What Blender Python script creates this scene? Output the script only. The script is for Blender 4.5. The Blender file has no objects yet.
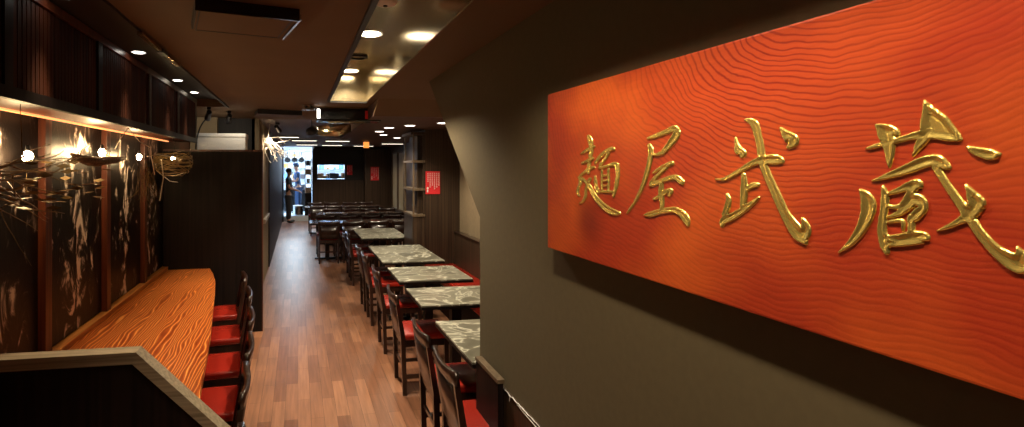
import bpy, bmesh, math, random
import numpy as np
from mathutils import Vector, Matrix
from mathutils.geometry import delaunay_2d_cdt
random.seed(7)
C = bpy.context.scene.collection
PI = math.pi
CEIL = 2.44

# ------------------------------------------------------------------ materials
def mat(name):
    m = bpy.data.materials.new(name); m.use_nodes = True
    nt = m.node_tree; b = nt.nodes['Principled BSDF']
    return m, nt, b
def rgb(c): return (c[0], c[1], c[2], 1)
def plain(name, col, rough=.5, metal=0, bump=0, scale=60, var=.12, spec=None, coat=0):
    """one colour with a little procedural mottling"""
    m, nt, b = mat(name)
    tc = nt.nodes.new('ShaderNodeTexCoord'); n = nt.nodes.new('ShaderNodeTexNoise')
    n.inputs['Scale'].default_value = scale; n.inputs['Detail'].default_value = 4
    nt.links.new(tc.outputs['Object'], n.inputs['Vector'])
    r = nt.nodes.new('ShaderNodeValToRGB')
    r.color_ramp.elements[0].position = .3; r.color_ramp.elements[1].position = .7
    r.color_ramp.elements[0].color = rgb([x*(1-var) for x in col])
    r.color_ramp.elements[1].color = rgb([min(1, x*(1+var)) for x in col])
    nt.links.new(n.outputs['Fac'], r.inputs['Fac']); nt.links.new(r.outputs['Color'], b.inputs['Base Color'])
    b.inputs['Roughness'].default_value = rough; b.inputs['Metallic'].default_value = metal
    if spec is not None: b.inputs['Specular IOR Level'].default_value = spec
    if coat: b.inputs['Coat Weight'].default_value = coat; b.inputs['Coat Roughness'].default_value = .12
    if bump:
        bp = nt.nodes.new('ShaderNodeBump'); bp.inputs['Strength'].default_value = bump; bp.inputs['Distance'].default_value = .003
        nt.links.new(n.outputs['Fac'], bp.inputs['Height']); nt.links.new(bp.outputs['Normal'], b.inputs['Normal'])
    return m
def streaky(name, c1, c2, vec=(30, 30, 1.2), rough=.4, bump=.15, coat=0, spec=None, p=(.35, .65)):
    """wood: noise stretched along one axis"""
    m, nt, b = mat(name)
    tc = nt.nodes.new('ShaderNodeTexCoord'); mp = nt.nodes.new('ShaderNodeMapping')
    mp.inputs['Scale'].default_value = vec
    n = nt.nodes.new('ShaderNodeTexNoise'); n.inputs['Scale'].default_value = 1; n.inputs['Detail'].default_value = 5
    n.inputs['Distortion'].default_value = .4
    nt.links.new(tc.outputs['Object'], mp.inputs['Vector']); nt.links.new(mp.outputs['Vector'], n.inputs['Vector'])
    r = nt.nodes.new('ShaderNodeValToRGB')
    r.color_ramp.elements[0].position = p[0]; r.color_ramp.elements[1].position = p[1]
    r.color_ramp.elements[0].color = rgb(c1); r.color_ramp.elements[1].color = rgb(c2)
    nt.links.new(n.outputs['Fac'], r.inputs['Fac']); nt.links.new(r.outputs['Color'], b.inputs['Base Color'])
    b.inputs['Roughness'].default_value = rough
    if spec is not None: b.inputs['Specular IOR Level'].default_value = spec
    if coat: b.inputs['Coat Weight'].default_value = coat; b.inputs['Coat Roughness'].default_value = .1
    bp = nt.nodes.new('ShaderNodeBump'); bp.inputs['Strength'].default_value = bump; bp.inputs['Distance'].default_value = .002
    nt.links.new(n.outputs['Fac'], bp.inputs['Height']); nt.links.new(bp.outputs['Normal'], b.inputs['Normal'])
    return m
def glow(name, col, s):
    m, nt, b = mat(name)
    b.inputs['Base Color'].default_value = rgb(col)
    b.inputs['Emission Color'].default_value = rgb(col); b.inputs['Emission Strength'].default_value = s
    return m

def floor_mat():
    m, nt, b = mat('floor_planks')
    tc = nt.nodes.new('ShaderNodeTexCoord'); mp = nt.nodes.new('ShaderNodeMapping')
    mp.inputs['Rotation'].default_value = (0, 0, PI/2)
    br = nt.nodes.new('ShaderNodeTexBrick')
    br.inputs['Scale'].default_value = 1; br.inputs['Brick Width'].default_value = .62; br.inputs['Row Height'].default_value = .092
    br.inputs['Mortar Size'].default_value = .0012; br.inputs['Mortar Smooth'].default_value = .3
    br.inputs['Bias'].default_value = 0
    br.inputs['Color1'].default_value = rgb((.33, .155, .085)); br.inputs['Color2'].default_value = rgb((.18, .074, .040))
    br.inputs['Mortar'].default_value = rgb((.05, .022, .012))
    nt.links.new(tc.outputs['Object'], mp.inputs['Vector']); nt.links.new(mp.outputs['Vector'], br.inputs['Vector'])
    mp2 = nt.nodes.new('ShaderNodeMapping'); mp2.inputs['Scale'].default_value = (40, 2.5, 1)
    n = nt.nodes.new('ShaderNodeTexNoise'); n.inputs['Detail'].default_value = 6; n.inputs['Scale'].default_value = 1
    nt.links.new(tc.outputs['Object'], mp2.inputs['Vector']); nt.links.new(mp2.outputs['Vector'], n.inputs['Vector'])
    mx = nt.nodes.new('ShaderNodeMix'); mx.data_type = 'RGBA'; mx.blend_type = 'OVERLAY'; mx.inputs[0].default_value = .55
    nt.links.new(br.outputs['Color'], mx.inputs[6]); nt.links.new(n.outputs['Fac'], mx.inputs[7])
    nt.links.new(mx.outputs[2], b.inputs['Base Color'])
    b.inputs['Roughness'].default_value = .36
    bp = nt.nodes.new('ShaderNodeBump'); bp.inputs['Strength'].default_value = .12; bp.inputs['Distance'].default_value = .002
    nt.links.new(br.outputs['Fac'], bp.inputs['Height']); bp.invert = True
    nt.links.new(bp.outputs['Normal'], b.inputs['Normal'])
    return m

def counter_mat():
    m, nt, b = mat('zebra_counter')
    tc = nt.nodes.new('ShaderNodeTexCoord'); mp = nt.nodes.new('ShaderNodeMapping')
    mp.inputs['Scale'].default_value = (1, .16, 1); mp.inputs['Rotation'].default_value = (0, 0, -.0)
    w = nt.nodes.new('ShaderNodeTexWave'); w.bands_direction = 'X'; w.inputs['Scale'].default_value = 16
    w.inputs['Distortion'].default_value = 22; w.inputs['Detail'].default_value = 2; w.inputs['Detail Scale'].default_value = .45
    w.inputs['Detail Roughness'].default_value = .6
    nt.links.new(tc.outputs['Object'], mp.inputs['Vector']); nt.links.new(mp.outputs['Vector'], w.inputs['Vector'])
    r = nt.nodes.new('ShaderNodeValToRGB'); e = r.color_ramp.elements
    e[0].position = .0; e[0].color = rgb((.22, .034, .006)); e[1].position = 1; e[1].color = rgb((.85, .36, .09))
    k = e.new(.55); k.color = rgb((.36, .070, .009)); k = e.new(.84); k.color = rgb((.43, .098, .013))
    nt.links.new(w.outputs['Color'], r.inputs['Fac']); nt.links.new(r.outputs['Color'], b.inputs['Base Color'])
    b.inputs['Roughness'].default_value = .28
    return m

def stone_mat():
    m, nt, b = mat('veined_stone')
    tc = nt.nodes.new('ShaderNodeTexCoord')
    n = nt.nodes.new('ShaderNodeTexNoise'); n.inputs['Scale'].default_value = 3.2; n.inputs['Detail'].default_value = 7; n.inputs['Distortion'].default_value = 1.6
    oi = nt.nodes.new('ShaderNodeObjectInfo'); ad = nt.nodes.new('ShaderNodeVectorMath'); ad.operation = 'ADD'
    sc = nt.nodes.new('ShaderNodeMath'); sc.operation = 'MULTIPLY'; sc.inputs[1].default_value = 50
    nt.links.new(oi.outputs['Random'], sc.inputs[0])
    nt.links.new(tc.outputs['Object'], ad.inputs[0]); nt.links.new(sc.outputs[0], ad.inputs[1])
    nt.links.new(ad.outputs[0], n.inputs['Vector'])
    r = nt.nodes.new('ShaderNodeValToRGB'); e = r.color_ramp.elements
    e[0].position = .3; e[0].color = rgb((.09, .087, .065)); e[1].position = .75; e[1].color = rgb((.26, .25, .195))
    k = e.new(.47); k.color = rgb((.15, .143, .11)); k = e.new(.5); k.color = rgb((.60, .59, .49)); k = e.new(.53); k.color = rgb((.17, .163, .125))
    nt.links.new(n.outputs['Fac'], r.inputs['Fac']); nt.links.new(r.outputs['Color'], b.inputs['Base Color'])
    b.inputs['Roughness'].default_value = .3
    return m

def sign_mat():
    m, nt, b = mat('vermilion_board')
    tc = nt.nodes.new('ShaderNodeTexCoord')
    # object coordinates of the board: y along the wall, z up
    nz = nt.nodes.new('ShaderNodeTexNoise'); nz.inputs['Scale'].default_value = 2.6; nz.inputs['Detail'].default_value = 3
    nt.links.new(tc.outputs['Object'], nz.inputs['Vector'])
    mp = nt.nodes.new('ShaderNodeMapping'); mp.inputs['Location'].default_value = (0, .14, -.47)
    mp.inputs['Scale'].default_value = (1, .60, 1.1)
    nt.links.new(tc.outputs['Object'], mp.inputs['Vector'])
    sub = nt.nodes.new('ShaderNodeVectorMath'); sub.operation = 'MULTIPLY_ADD'
    nt.links.new(nz.outputs['Color'], sub.inputs[0]); sub.inputs[1].default_value = (.0, .16, .16)
    nt.links.new(mp.outputs['Vector'], sub.inputs[2])
    w = nt.nodes.new('ShaderNodeTexWave'); w.wave_type = 'RINGS'; w.rings_direction = 'X'; w.inputs['Scale'].default_value = 25
    w.inputs['Distortion'].default_value = 1.6; w.inputs['Detail'].default_value = 3; w.inputs['Detail Scale'].default_value = 1.4
    nt.links.new(sub.outputs[0], w.inputs['Vector'])
    # fade the rings in and out
    n2 = nt.nodes.new('ShaderNodeTexNoise'); n2.inputs['Scale'].default_value = 3.1; n2.inputs['Detail'].default_value = 2
    nt.links.new(tc.outputs['Object'], n2.inputs['Vector'])
    r = nt.nodes.new('ShaderNodeValToRGB'); e = r.color_ramp.elements
    e[0].position = .0; e[0].color = rgb((.26, .014, .005)); e[1].position = .34; e[1].color = rgb((.60, .078, .016))
    nt.links.new(w.outputs['Color'], r.inputs['Fac'])
    r2 = nt.nodes.new('ShaderNodeValToRGB'); e = r2.color_ramp.elements
    e[0].position = .40; e[0].color = rgb((.38, .030, .010)); e[1].position = .68; e[1].color = rgb((.66, .115, .018))
    nt.links.new(n2.outputs['Fac'], r2.inputs['Fac'])
    mx = nt.nodes.new('ShaderNodeMix'); mx.data_type = 'RGBA'
    fd = nt.nodes.new('ShaderNodeVectorMath'); fd.operation = 'DISTANCE'; fd.inputs[1].default_value = (0, -.12, .20)
    fm = nt.nodes.new('ShaderNodeMapRange'); fm.inputs['From Min'].default_value = .12; fm.inputs['From Max'].default_value = .42
    fm.inputs['To Min'].default_value = .30; fm.inputs['To Max'].default_value = .80
    nt.links.new(tc.outputs['Object'], fd.inputs[0]); nt.links.new(fd.outputs['Value'], fm.inputs['Value']); nt.links.new(fm.outputs['Result'], mx.inputs[0])
    nt.links.new(r.outputs['Color'], mx.inputs[6]); nt.links.new(r2.outputs['Color'], mx.inputs[7])
    # fine fibres along the board
    mp3 = nt.nodes.new('ShaderNodeMapping'); mp3.inputs['Scale'].default_value = (10, 14, 120)
    n3 = nt.nodes.new('ShaderNodeTexNoise'); n3.inputs['Scale'].default_value = 1; n3.inputs['Detail'].default_value = 3
    nt.links.new(tc.outputs['Object'], mp3.inputs['Vector']); nt.links.new(mp3.outputs['Vector'], n3.inputs['Vector'])
    mx2 = nt.nodes.new('ShaderNodeMix'); mx2.data_type = 'RGBA'; mx2.blend_type = 'OVERLAY'; mx2.inputs[0].default_value = .18
    nt.links.new(mx.outputs[2], mx2.inputs[6]); nt.links.new(n3.outputs['Fac'], mx2.inputs[7])
    # knot: a dark spot with a shape of its own under the first character
    kd = nt.nodes.new('ShaderNodeVectorMath'); kd.operation = 'DISTANCE'; kd.inputs[1].default_value = (-.015, .515, -.135)
    ks = nt.nodes.new('ShaderNodeVectorMath'); ks.operation = 'MULTIPLY_ADD'
    nt.links.new(nz.outputs['Color'], ks.inputs[0]); ks.inputs[1].default_value = (0, .05, .05); nt.links.new(tc.outputs['Object'], ks.inputs[2])
    nt.links.new(ks.outputs[0], kd.inputs[0])
    kr = nt.nodes.new('ShaderNodeMapRange'); kr.inputs['From Min'].default_value = .028; kr.inputs['From Max'].default_value = .11
    kr.inputs['To Min'].default_value = .62; kr.inputs['To Max'].default_value = 0
    nt.links.new(kd.outputs['Value'], kr.inputs['Value'])
    mx3 = nt.nodes.new('ShaderNodeMix'); mx3.data_type = 'RGBA'; mx3.inputs[7].default_value = rgb((.14, .010, .006))
    nt.links.new(kr.outputs['Result'], mx3.inputs[0]); nt.links.new(mx2.outputs[2], mx3.inputs[6])
    nt.links.new(mx3.outputs[2], b.inputs['Base Color'])
    b.inputs['Roughness'].default_value = .42
    bp = nt.nodes.new('ShaderNodeBump'); bp.inputs['Strength'].default_value = .09; bp.inputs['Distance'].default_value = .0012
    nt.links.new(w.outputs['Color'], bp.inputs['Height']); nt.links.new(bp.outputs['Normal'], b.inputs['Normal'])
    return m

def art_mat():
    m, nt, b = mat('black_lacquer_with_silver_leaf')
    tc = nt.nodes.new('ShaderNodeTexCoord')
    mp = nt.nodes.new('ShaderNodeMapping'); mp.inputs['Scale'].default_value = (1, 2.6, 1.5)
    oi = nt.nodes.new('ShaderNodeObjectInfo'); sc = nt.nodes.new('ShaderNodeMath'); sc.operation = 'MULTIPLY'; sc.inputs[1].default_value = 40
    nt.links.new(oi.outputs['Random'], sc.inputs[0])
    ad = nt.nodes.new('ShaderNodeVectorMath'); ad.operation = 'ADD'
    nt.links.new(tc.outputs['Object'], mp.inputs['Vector']); nt.links.new(mp.outputs['Vector'], ad.inputs[0]); nt.links.new(sc.outputs[0], ad.inputs[1])
    n = nt.nodes.new('ShaderNodeTexNoise'); n.inputs['Scale'].default_value = 2.2; n.inputs['Detail'].default_value = 9
    n.inputs['Roughness'].default_value = .62; n.inputs['Distortion'].default_value = 1.6
    nt.links.new(ad.outputs[0], n.inputs['Vector'])
    # leaf gathers along the middle of each panel
    sx = nt.nodes.new('ShaderNodeSeparateXYZ'); nt.links.new(tc.outputs['Object'], sx.inputs[0])
    a = nt.nodes.new('ShaderNodeMath'); a.operation = 'ABSOLUTE'; nt.links.new(sx.outputs['Y'], a.inputs[0])
    f1 = nt.nodes.new('ShaderNodeMath'); f1.operation = 'MULTIPLY_ADD'; f1.inputs[1].default_value = -.42; nt.links.new(a.outputs[0], f1.inputs[0])
    nt.links.new(n.outputs['Fac'], f1.inputs[2])
    r = nt.nodes.new('ShaderNodeValToRGB'); e = r.color_ramp.elements
    e[0].position = .43; e[0].color = rgb((.006, .004, .0035)); e[1].position = .55; e[1].color = rgb((.75, .68, .62))
    k = e.new(.465); k.color = rgb((.022, .016, .014)); k = e.new(.50); k.color = rgb((.16, .13, .11))
    nt.links.new(f1.outputs[0], r.inputs['Fac']); nt.links.new(r.outputs['Color'], b.inputs['Base Color'])
    b.inputs['Roughness'].default_value = .42; b.inputs['Specular IOR Level'].default_value = .25
    bp = nt.nodes.new('ShaderNodeBump'); bp.inputs['Strength'].default_value = .5; bp.inputs['Distance'].default_value = .006
    nt.links.new(n.outputs['Fac'], bp.inputs['Height']); nt.links.new(bp.outputs['Normal'], b.inputs['Normal'])
    return m

def gold_mat():
    m, nt, b = mat('gold_leaf')
    tc = nt.nodes.new('ShaderNodeTexCoord'); n = nt.nodes.new('ShaderNodeTexNoise'); n.inputs['Scale'].default_value = 30; n.inputs['Detail'].default_value = 3
    nt.links.new(tc.outputs['Object'], n.inputs['Vector'])
    b.inputs['Base Color'].default_value = rgb((1, .76, .22)); b.inputs['Metallic'].default_value = .82; b.inputs['Roughness'].default_value = .25
    bp = nt.nodes.new('ShaderNodeBump'); bp.inputs['Strength'].default_value = .25; bp.inputs['Distance'].default_value = .002
    nt.links.new(n.outputs['Fac'], bp.inputs['Height']); nt.links.new(bp.outputs['Normal'], b.inputs['Normal'])
    return m

M = dict(
    floor=floor_mat(), counter=counter_mat(), stone=stone_mat(), sign=sign_mat(), art=art_mat(), gold=gold_mat(),
    wall=plain('olive_plaster', (.112, .086, .045), .85, bump=.12, scale=35, var=.05),
    ceil=plain('brown_ceiling_paint', (.135, .080, .040), .8, scale=3, var=.05),
    black=plain('black_paint', (.012, .011, .011), .5, scale=20),
    dropceil=plain('dark_brown_ceiling', (.085, .04, .028), .6, scale=4),
    panelwood=streaky('dark_panelled_wood', (.030, .017, .010), (.075, .045, .026), (60, 60, .6), .45),
    blackwood=streaky('black_stained_wood', (.005, .0035, .0035), (.014, .008, .007), (40, 40, 1), .5, spec=.2),
    redwood=streaky('red_brown_wood', (.055, .013, .006), (.12, .030, .011), (40, 40, 1.5), .35),
    soffit=streaky('louvred_brown_wood', (.028, .007, .003), (.070, .018, .007), (4, 34, .3), .7, p=(.4, .6), spec=.2),
    ledge=streaky('honey_wood', (.45, .17, .04), (.70, .32, .09), (60, 2, 60), .35),
    cap=streaky('grey_oak_cap', (.18, .14, .09), (.32, .26, .18), (2, 60, 90), .45),
    chair=streaky('dark_chair_wood', (.012, .005, .004), (.034, .012, .007), (60, 60, 3), .30, bump=.03, coat=.6),
    red=plain('red_vinyl', (.27, .014, .007), .27, bump=.1, scale=120, var=.1),
    redglow=plain('red_poster_paper', (.78, .030, .040), .5, var=.05),
    white=plain('white_paint', (.8, .8, .82), .5, var=.04),
    ink=plain('white_print', (.85, .80, .78), .6, var=.05),
    blackink=plain('black_print', (.02, .02, .02), .6),
    brass=plain('satin_brass_sheet', (.66, .54, .34), .2, 1, scale=5, var=.06),
    steel=plain('stainless_steel', (.62, .65, .68), .25, 1, var=.08),
    metal=plain('dark_metal', (.05, .05, .055), .35, .8),
    bark=plain('driftwood_bark', (.10, .055, .03), .8, bump=.8, scale=40, var=.5),
    twig=plain('gilded_twig', (.15, .095, .035), .4, .4, scale=30, var=.4),
    wire=plain('pale_wire', (.60, .52, .42), .4, .2),
    cable=plain('black_cable', (.015, .013, .012), .4),
    beige=plain('beige_plaster', (.27, .205, .125), .8, scale=20, var=.06, bump=.1),
    tile=plain('white_kitchen_tile', (.72, .80, .88), .35, var=.05),
    skin=plain('skin', (.52, .28, .18), .5), hair=plain('black_hair', (.012, .010, .010), .5),
    darkcloth=plain('black_cloth', (.018, .019, .025), .8), navy=plain('navy_cloth', (.03, .07, .17), .8),
    pane=plain('tinted_panel_pane', (.42, .36, .24), .3),
    brushed=plain('brushed_metal', (.30, .27, .22), .5, .9), blackinkgloss=plain('black_enamel', (.02, .02, .025), .3), tabledark=plain('dark_glossy_table', (.10, .055, .04), .16, var=.1, coat=.4), cap2=streaky('taupe_wood', (.10, .07, .042), (.17, .12, .075), (50, 50, 2), .4),
    blackgloss=plain('glossy_black_plastic', (.012, .012, .013), .12), lamps=glow('soft_linear_lamp', (1, .86, .66), 4), lampe=glow('fill_diffuser', (1, .84, .60), 3),
    lampw=glow('warm_lamp', (1, .86, .62), 14), lampn=glow('neutral_lamp', (1, .92, .8), 9), bulb=glow('filament_bulb', (1, .72, .36), 120),
    cool=glow('cool_tube', (.80, .91, 1), 25), orange=glow('orange_sign_light', (1, .32, .06), 1.3), strip=glow('warm_led_strip', (1, .36, .12), 1.6),
)

# ------------------------------------------------------------------ mesh builder
class MB:
    def __init__(s): s.b = bmesh.new()
    def box(s, x0, x1, y0, y1, z0, z1, bev=0):
        r = bmesh.ops.create_cube(s.b, size=1)['verts']
        for v in r: v.co = Vector((x0+(v.co.x+.5)*(x1-x0), y0+(v.co.y+.5)*(y1-y0), z0+(v.co.z+.5)*(z1-z0)))
        if bev:
            ed = list({e for v in r for e in v.link_edges})
            bmesh.ops.bevel(s.b, geom=ed, offset=bev, segments=2, affect='EDGES', profile=.7)
        return s
    def prism(s, pts, axis, a, b):
        """polygon pts in the plane across axis, pushed from a to b"""
        def co(p, t): return {'x': (t, p[0], p[1]), 'y': (p[0], t, p[1]), 'z': (p[0], p[1], t)}[axis]
        A = [s.b.verts.new(co(p, a)) for p in pts]; B = [s.b.verts.new(co(p, b)) for p in pts]
        n = len(pts); s.b.faces.new(A); s.b.faces.new(B[::-1])
        for i in range(n): s.b.faces.new((A[i], B[i], B[(i+1) % n], A[(i+1) % n]))
        return s
    def beam(s, p0, p1, w, d, w1=None, d1=None):
        """mostly vertical bar; w along x, d along y"""
        w1 = w1 or w; d1 = d1 or d
        q = []
        for p, ww, dd in ((p0, w, d), (p1, w1, d1)):
            q.append([s.b.verts.new((p[0]+i*ww/2, p[1]+j*dd/2, p[2])) for i, j in ((-1, -1), (1, -1), (1, 1), (-1, 1))])
        s.b.faces.new(q[0][::-1]); s.b.faces.new(q[1])
        for i in range(4): s.b.faces.new((q[0][i], q[0][(i+1) % 4], q[1][(i+1) % 4], q[1][i]))
        return s
    def tube(s, pts, r, seg=8):
        pts = [Vector(p) for p in pts]; n = len(pts)
        rr = r if isinstance(r, (list, tuple)) else [r]*n
        rings = []; up = Vector((.3, .2, 1)).normalized()
        for i, p in enumerate(pts):
            t = (pts[min(n-1, i+1)]-pts[max(0, i-1)]).normalized()
            a = t.cross(up)
            if a.length < .1: a = t.cross(Vector((1, 0, 0)))
            a.normalize(); c = t.cross(a)
            rings.append([s.b.verts.new(p+(a*math.cos(2*PI*k/seg)+c*math.sin(2*PI*k/seg))*rr[i]) for k in range(seg)])
        for i in range(n-1):
            for k in range(seg): s.b.faces.new((rings[i][k], rings[i][(k+1) % seg], rings[i+1][(k+1) % seg], rings[i+1][k]))
        s.b.faces.new(rings[0][::-1]); s.b.faces.new(rings[-1])
        return s
    def lathe(s, prof, c, seg=20):
        rings = [[s.b.verts.new((c[0]+r*math.cos(2*PI*k/seg), c[1]+r*math.sin(2*PI*k/seg), c[2]+z)) for k in range(seg)] for r, z in prof]
        for i in range(len(rings)-1):
            for k in range(seg): s.b.faces.new((rings[i][k], rings[i][(k+1) % seg], rings[i+1][(k+1) % seg], rings[i+1][k]))
        s.b.faces.new(rings[0][::-1]); s.b.faces.new(rings[-1])
        return s
    def ball(s, c, r, sc=(1, 1, 1), sub=2):
        v = bmesh.ops.create_icosphere(s.b, subdivisions=sub, radius=r)['verts']
        for q in v: q.co = Vector((c[0]+q.co.x*sc[0], c[1]+q.co.y*sc[1], c[2]+q.co.z*sc[2]))
        return s
    def build(s, name, m, parent=None, smooth=False, origin=None):
        bmesh.ops.recalc_face_normals(s.b, faces=s.b.faces[:])
        me = bpy.data.meshes.new(name)
        if origin:
            for v in s.b.verts: v.co -= Vector(origin)
        s.b.to_mesh(me); s.b.free()
        if smooth:
            for p in me.polygons: p.use_smooth = True
        me.materials.append(M[m] if isinstance(m, str) else m)
        o = bpy.data.objects.new(name, me); C.objects.link(o)
        if origin: o.location = origin
        if parent: o.parent = parent
        return o
def tag(o, label, cat, group=None):
    o['label'] = label; o['category'] = cat
    if group: o['group'] = group
    return o
def thing(name, label, cat, loc=(0, 0, 0), rz=0, group=None):
    o = bpy.data.objects.new(name, None); C.objects.link(o); o.location = loc; o.rotation_euler = (0, 0, rz)
    return tag(o, label, cat, group)
def dup(root, loc, rz, label=None, group=None):
    r = root.copy(); C.objects.link(r); r.location = loc; r.rotation_euler = (0, 0, rz)
    if label: r['label'] = label
    if group: r['group'] = group
    for ch in list(root.children):
        c = ch.copy(); C.objects.link(c); c.parent = r
        for g in list(ch.children):
            d = g.copy(); C.objects.link(d); d.parent = c
    return r
def struct(o): o['kind'] = 'structure'; return o
def part_label(o, t): o['label'] = t; return o
def spot(loc, target, power, size, col=(1, .80, .54), blend=.5, rad=.03, name='spot_light'):
    l = bpy.data.lights.new(name, 'SPOT'); l.energy = power; l.spot_size = size; l.spot_blend = blend; l.color = col; l.shadow_soft_size = rad
    o = bpy.data.objects.new(name, l); C.objects.link(o); o.location = loc
    o.rotation_euler = (Vector(target)-Vector(loc)).to_track_quat('-Z', 'Y').to_euler(); return o
def point(loc, power, col=(1, .75, .42), rad=.03):
    l = bpy.data.lights.new('point_light', 'POINT'); l.energy = power; l.color = col; l.shadow_soft_size = rad
    o = bpy.data.objects.new('point_light', l); C.objects.link(o); o.location = loc; return o
def area(loc, target, power, sx, sy, col):
    l = bpy.data.lights.new('area_light', 'AREA'); l.shape = 'RECTANGLE'; l.size = sx; l.size_y = sy; l.energy = power; l.color = col
    o = bpy.data.objects.new('area_light', l); C.objects.link(o); o.location = loc
    o.rotation_euler = (Vector(target)-Vector(loc)).to_track_quat('-Z', 'Y').to_euler(); return o

# ================================================================== the setting
YN, YB = -1.6, 17.2                       # wall behind the camera, wall at the far end
struct(MB().box(-1.6, 3.2, YN-.1, YB+.1, -.1, 0).build('floor', 'floor'))
# ceiling: flat sheets around the lamp recess and the dark strip over the counter
ct = CEIL+.5
m = MB()
m.box(-.75, .31, YN, 7.3, CEIL, ct).box(.68, 1.0, YN, 5.05, CEIL, ct).box(1.0, 2.3, YN, 5.05, CEIL, ct)
m.box(.31, .68, 5.2, 7.3, CEIL, ct).box(.68, .76, 5.05, 7.3, CEIL, ct)
struct(MB().prism([(4.95, CEIL), (5.25, CEIL), (5.25, 2.302)], 'x', .76, 2.23).build('ceiling', 'ceil'))
struct(m.build('ceiling', 'ceil'))
struct(MB().box(-.58, 3.1, 7.3, YB, CEIL, ct).build('ceiling', 'dropceil'))
struct(MB().box(-1.5, -.75, YN, 5.92, 2.52, ct).build('ceiling', 'black'))
struct(MB().box(-1.5, -.75, 5.92, 7.3, CEIL, ct).build('ceiling', 'ceil'))
struct(MB().prism([(.76, 5.25), (2.3, 5.25), (2.3, 7.64), (3.1, 7.64), (3.1, 9.6), (.76, 9.6)], 'z', 2.30, CEIL-.001).build('ceiling', 'dropceil'))
struct(MB().box(-.765, -.745, YN, 5.9, 2.425, 2.52).build('trim_1', 'black'))
struct(MB().box(.285, .31, YN, 5.225, 2.425, 2.44).box(.31, .69, 5.2, 5.225, 2.425, 2.44).build('trim_2', 'metal'))
# lamp recess lined with brass sheet
struct(MB().box(.30, .69, YN, 5.21, 2.71, 2.73).build('ceiling', 'brass'))
struct(MB().box(.676, .684, YN, 5.2, 2.438, 2.71).build('trim_3', 'brass'))
struct(MB().box(.306, .314, YN, 5.2, 2.441, 2.71).build('trim_4', 'black'))
struct(MB().box(.314, .676, 5.194, 5.202, 2.438, 2.71).build('trim_5', 'brass'))
# near wall: plaster slab whose far end slants away towards the ceiling
struct(MB().prism([(YN, .70), (2.77, .70), (2.77, 1.501), (3.91, CEIL), (YN, CEIL)], 'x', 1.0, 1.16).build('wall_right', 'wall'))
struct(MB().box(.992, 1.16, YN, 2.77, 0, .70).build('wall_right', 'panelwood'))
# chipped plaster edge over the wainscot
m = MB(); yy = 2.40; random.seed(3)
pts = [(.988, 2.43-i*.02, .700+random.uniform(-.003, .004)) for i in range(45)]
m.tube(pts, [.0022+random.uniform(-.001, .0015) for _ in pts], 5)
m.tube([(.989, 2.34, .70), (.989, 2.33, .685), (.989, 2.335, .668)], .0022, 5)
m.tube([(.989, 2.30, .70), (.989, 2.2, .688), (.989, 2.05, .684), (.989, 1.95, .675)], .002, 5)
struct(m.build('trim_6', 'white'))
# right alcove with the bench
struct(MB().box(2.23, 2.35, 1.5, 7.0, 0, CEIL).build('wall_alcove', 'beige'))
struct(MB().box(1.16, 2.23, 1.4, 1.5, 0, CEIL).build('wall_alcove', 'beige'))
struct(MB().box(1.731, 3.1, 7.0, 7.6, 0, 2.30).build('wall_column', 'panelwood'))
struct(MB().box(3.0, 3.1, 7.6, YB, 0, CEIL).build('wall_right', 'panelwood'))
# far wall: door opening, serving hatch, panelled pier
m = MB()
m.box(.48, .62, YB, YB+.12, 0, CEIL).box(.62, 1.53, YB, YB+.12, 0, 1.38).box(1.53, 3.1, YB, YB+.12, 0, 1.34)
struct(m.build('wall_back', 'panelwood'))
struct(MB().box(.62, 1.53, YB, YB+.12, 1.85, CEIL).box(1.53, 3.1, YB, YB+.12, 1.34, CEIL).box(.48, .62, YB-.01, YB, 1.34, CEIL).build('wall_back', 'black'))
struct(MB().box(2.15, 3.0, 16.8, 17.19, 0, 2.36).build('wall_pier', 'panelwood'))
struct(MB().box(.5, 2.15, 16.9, 17.15, 2.36, 2.439).build('trim_7', 'black'))
# left side
struct(MB().box(-1.5, -1.41, YN, 7.3, 0, 2.52).build('wall_left', 'redwood'))
struct(MB().box(-1.5, -.58, 7.3, 7.4, 0, CEIL).build('wall_cross', 'blackwood'))
struct(MB().box(-1.4, -1.06, 7.2, 7.3, 0, CEIL).build('wall_cross', 'beige'))
struct(MB().box(-.62, -.52, 7.3, 9.5, 0, CEIL).build('wall_corridor', 'beige'))
struct(MB().box(-.64, -.50, 9.5, YB, 0, CEIL).build('wall_corridor', 'blackwood'))
struct(MB().box(-1.5, 1.16, YN-.1, YN, 0, 2.71).build('wall_front', 'wall'))
# kitchen shell
struct(MB().box(-1.3, 3.1, YB+.12, 20.6, 0, .17).build('floor', 'tile'))
struct(MB().box(-1.3, 3.1, 20.5, 20.6, .17, 2.6).build('wall_kitchen', 'tile'))
struct(MB().box(-1.4, -1.3, YB, 20.6, 0, 2.6).box(-1.3, -.5, YB+.02, YB+.12, 0, 2.6).build('wall_kitchen', 'tile'))
struct(MB().box(3.1, 3.2, YB, 20.6, 0, 2.6).build('wall_kitchen', 'tile'))
struct(MB().box(-1.3, 3.1, YB+.12, 20.6, 2.6, 2.7).build('ceiling', 'white'))
struct(MB().box(-.50, -.46, YB-.02, YB+.14, 0, CEIL).box(.46, .50, YB-.02, YB+.14, 0, CEIL).build('door_1', 'metal'))
struct(MB().box(.60, .625, YB-.02, YB+.14, 1.36, 1.87).box(1.525, 1.55, YB-.02, YB+.14, 1.36, 1.87).box(.60, 1.55, YB-.02, YB+.14, 1.355, 1.382).box(.60, 1.55, YB-.02, YB+.14, 1.848, 1.872).build('window_1', 'metal'))

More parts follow.
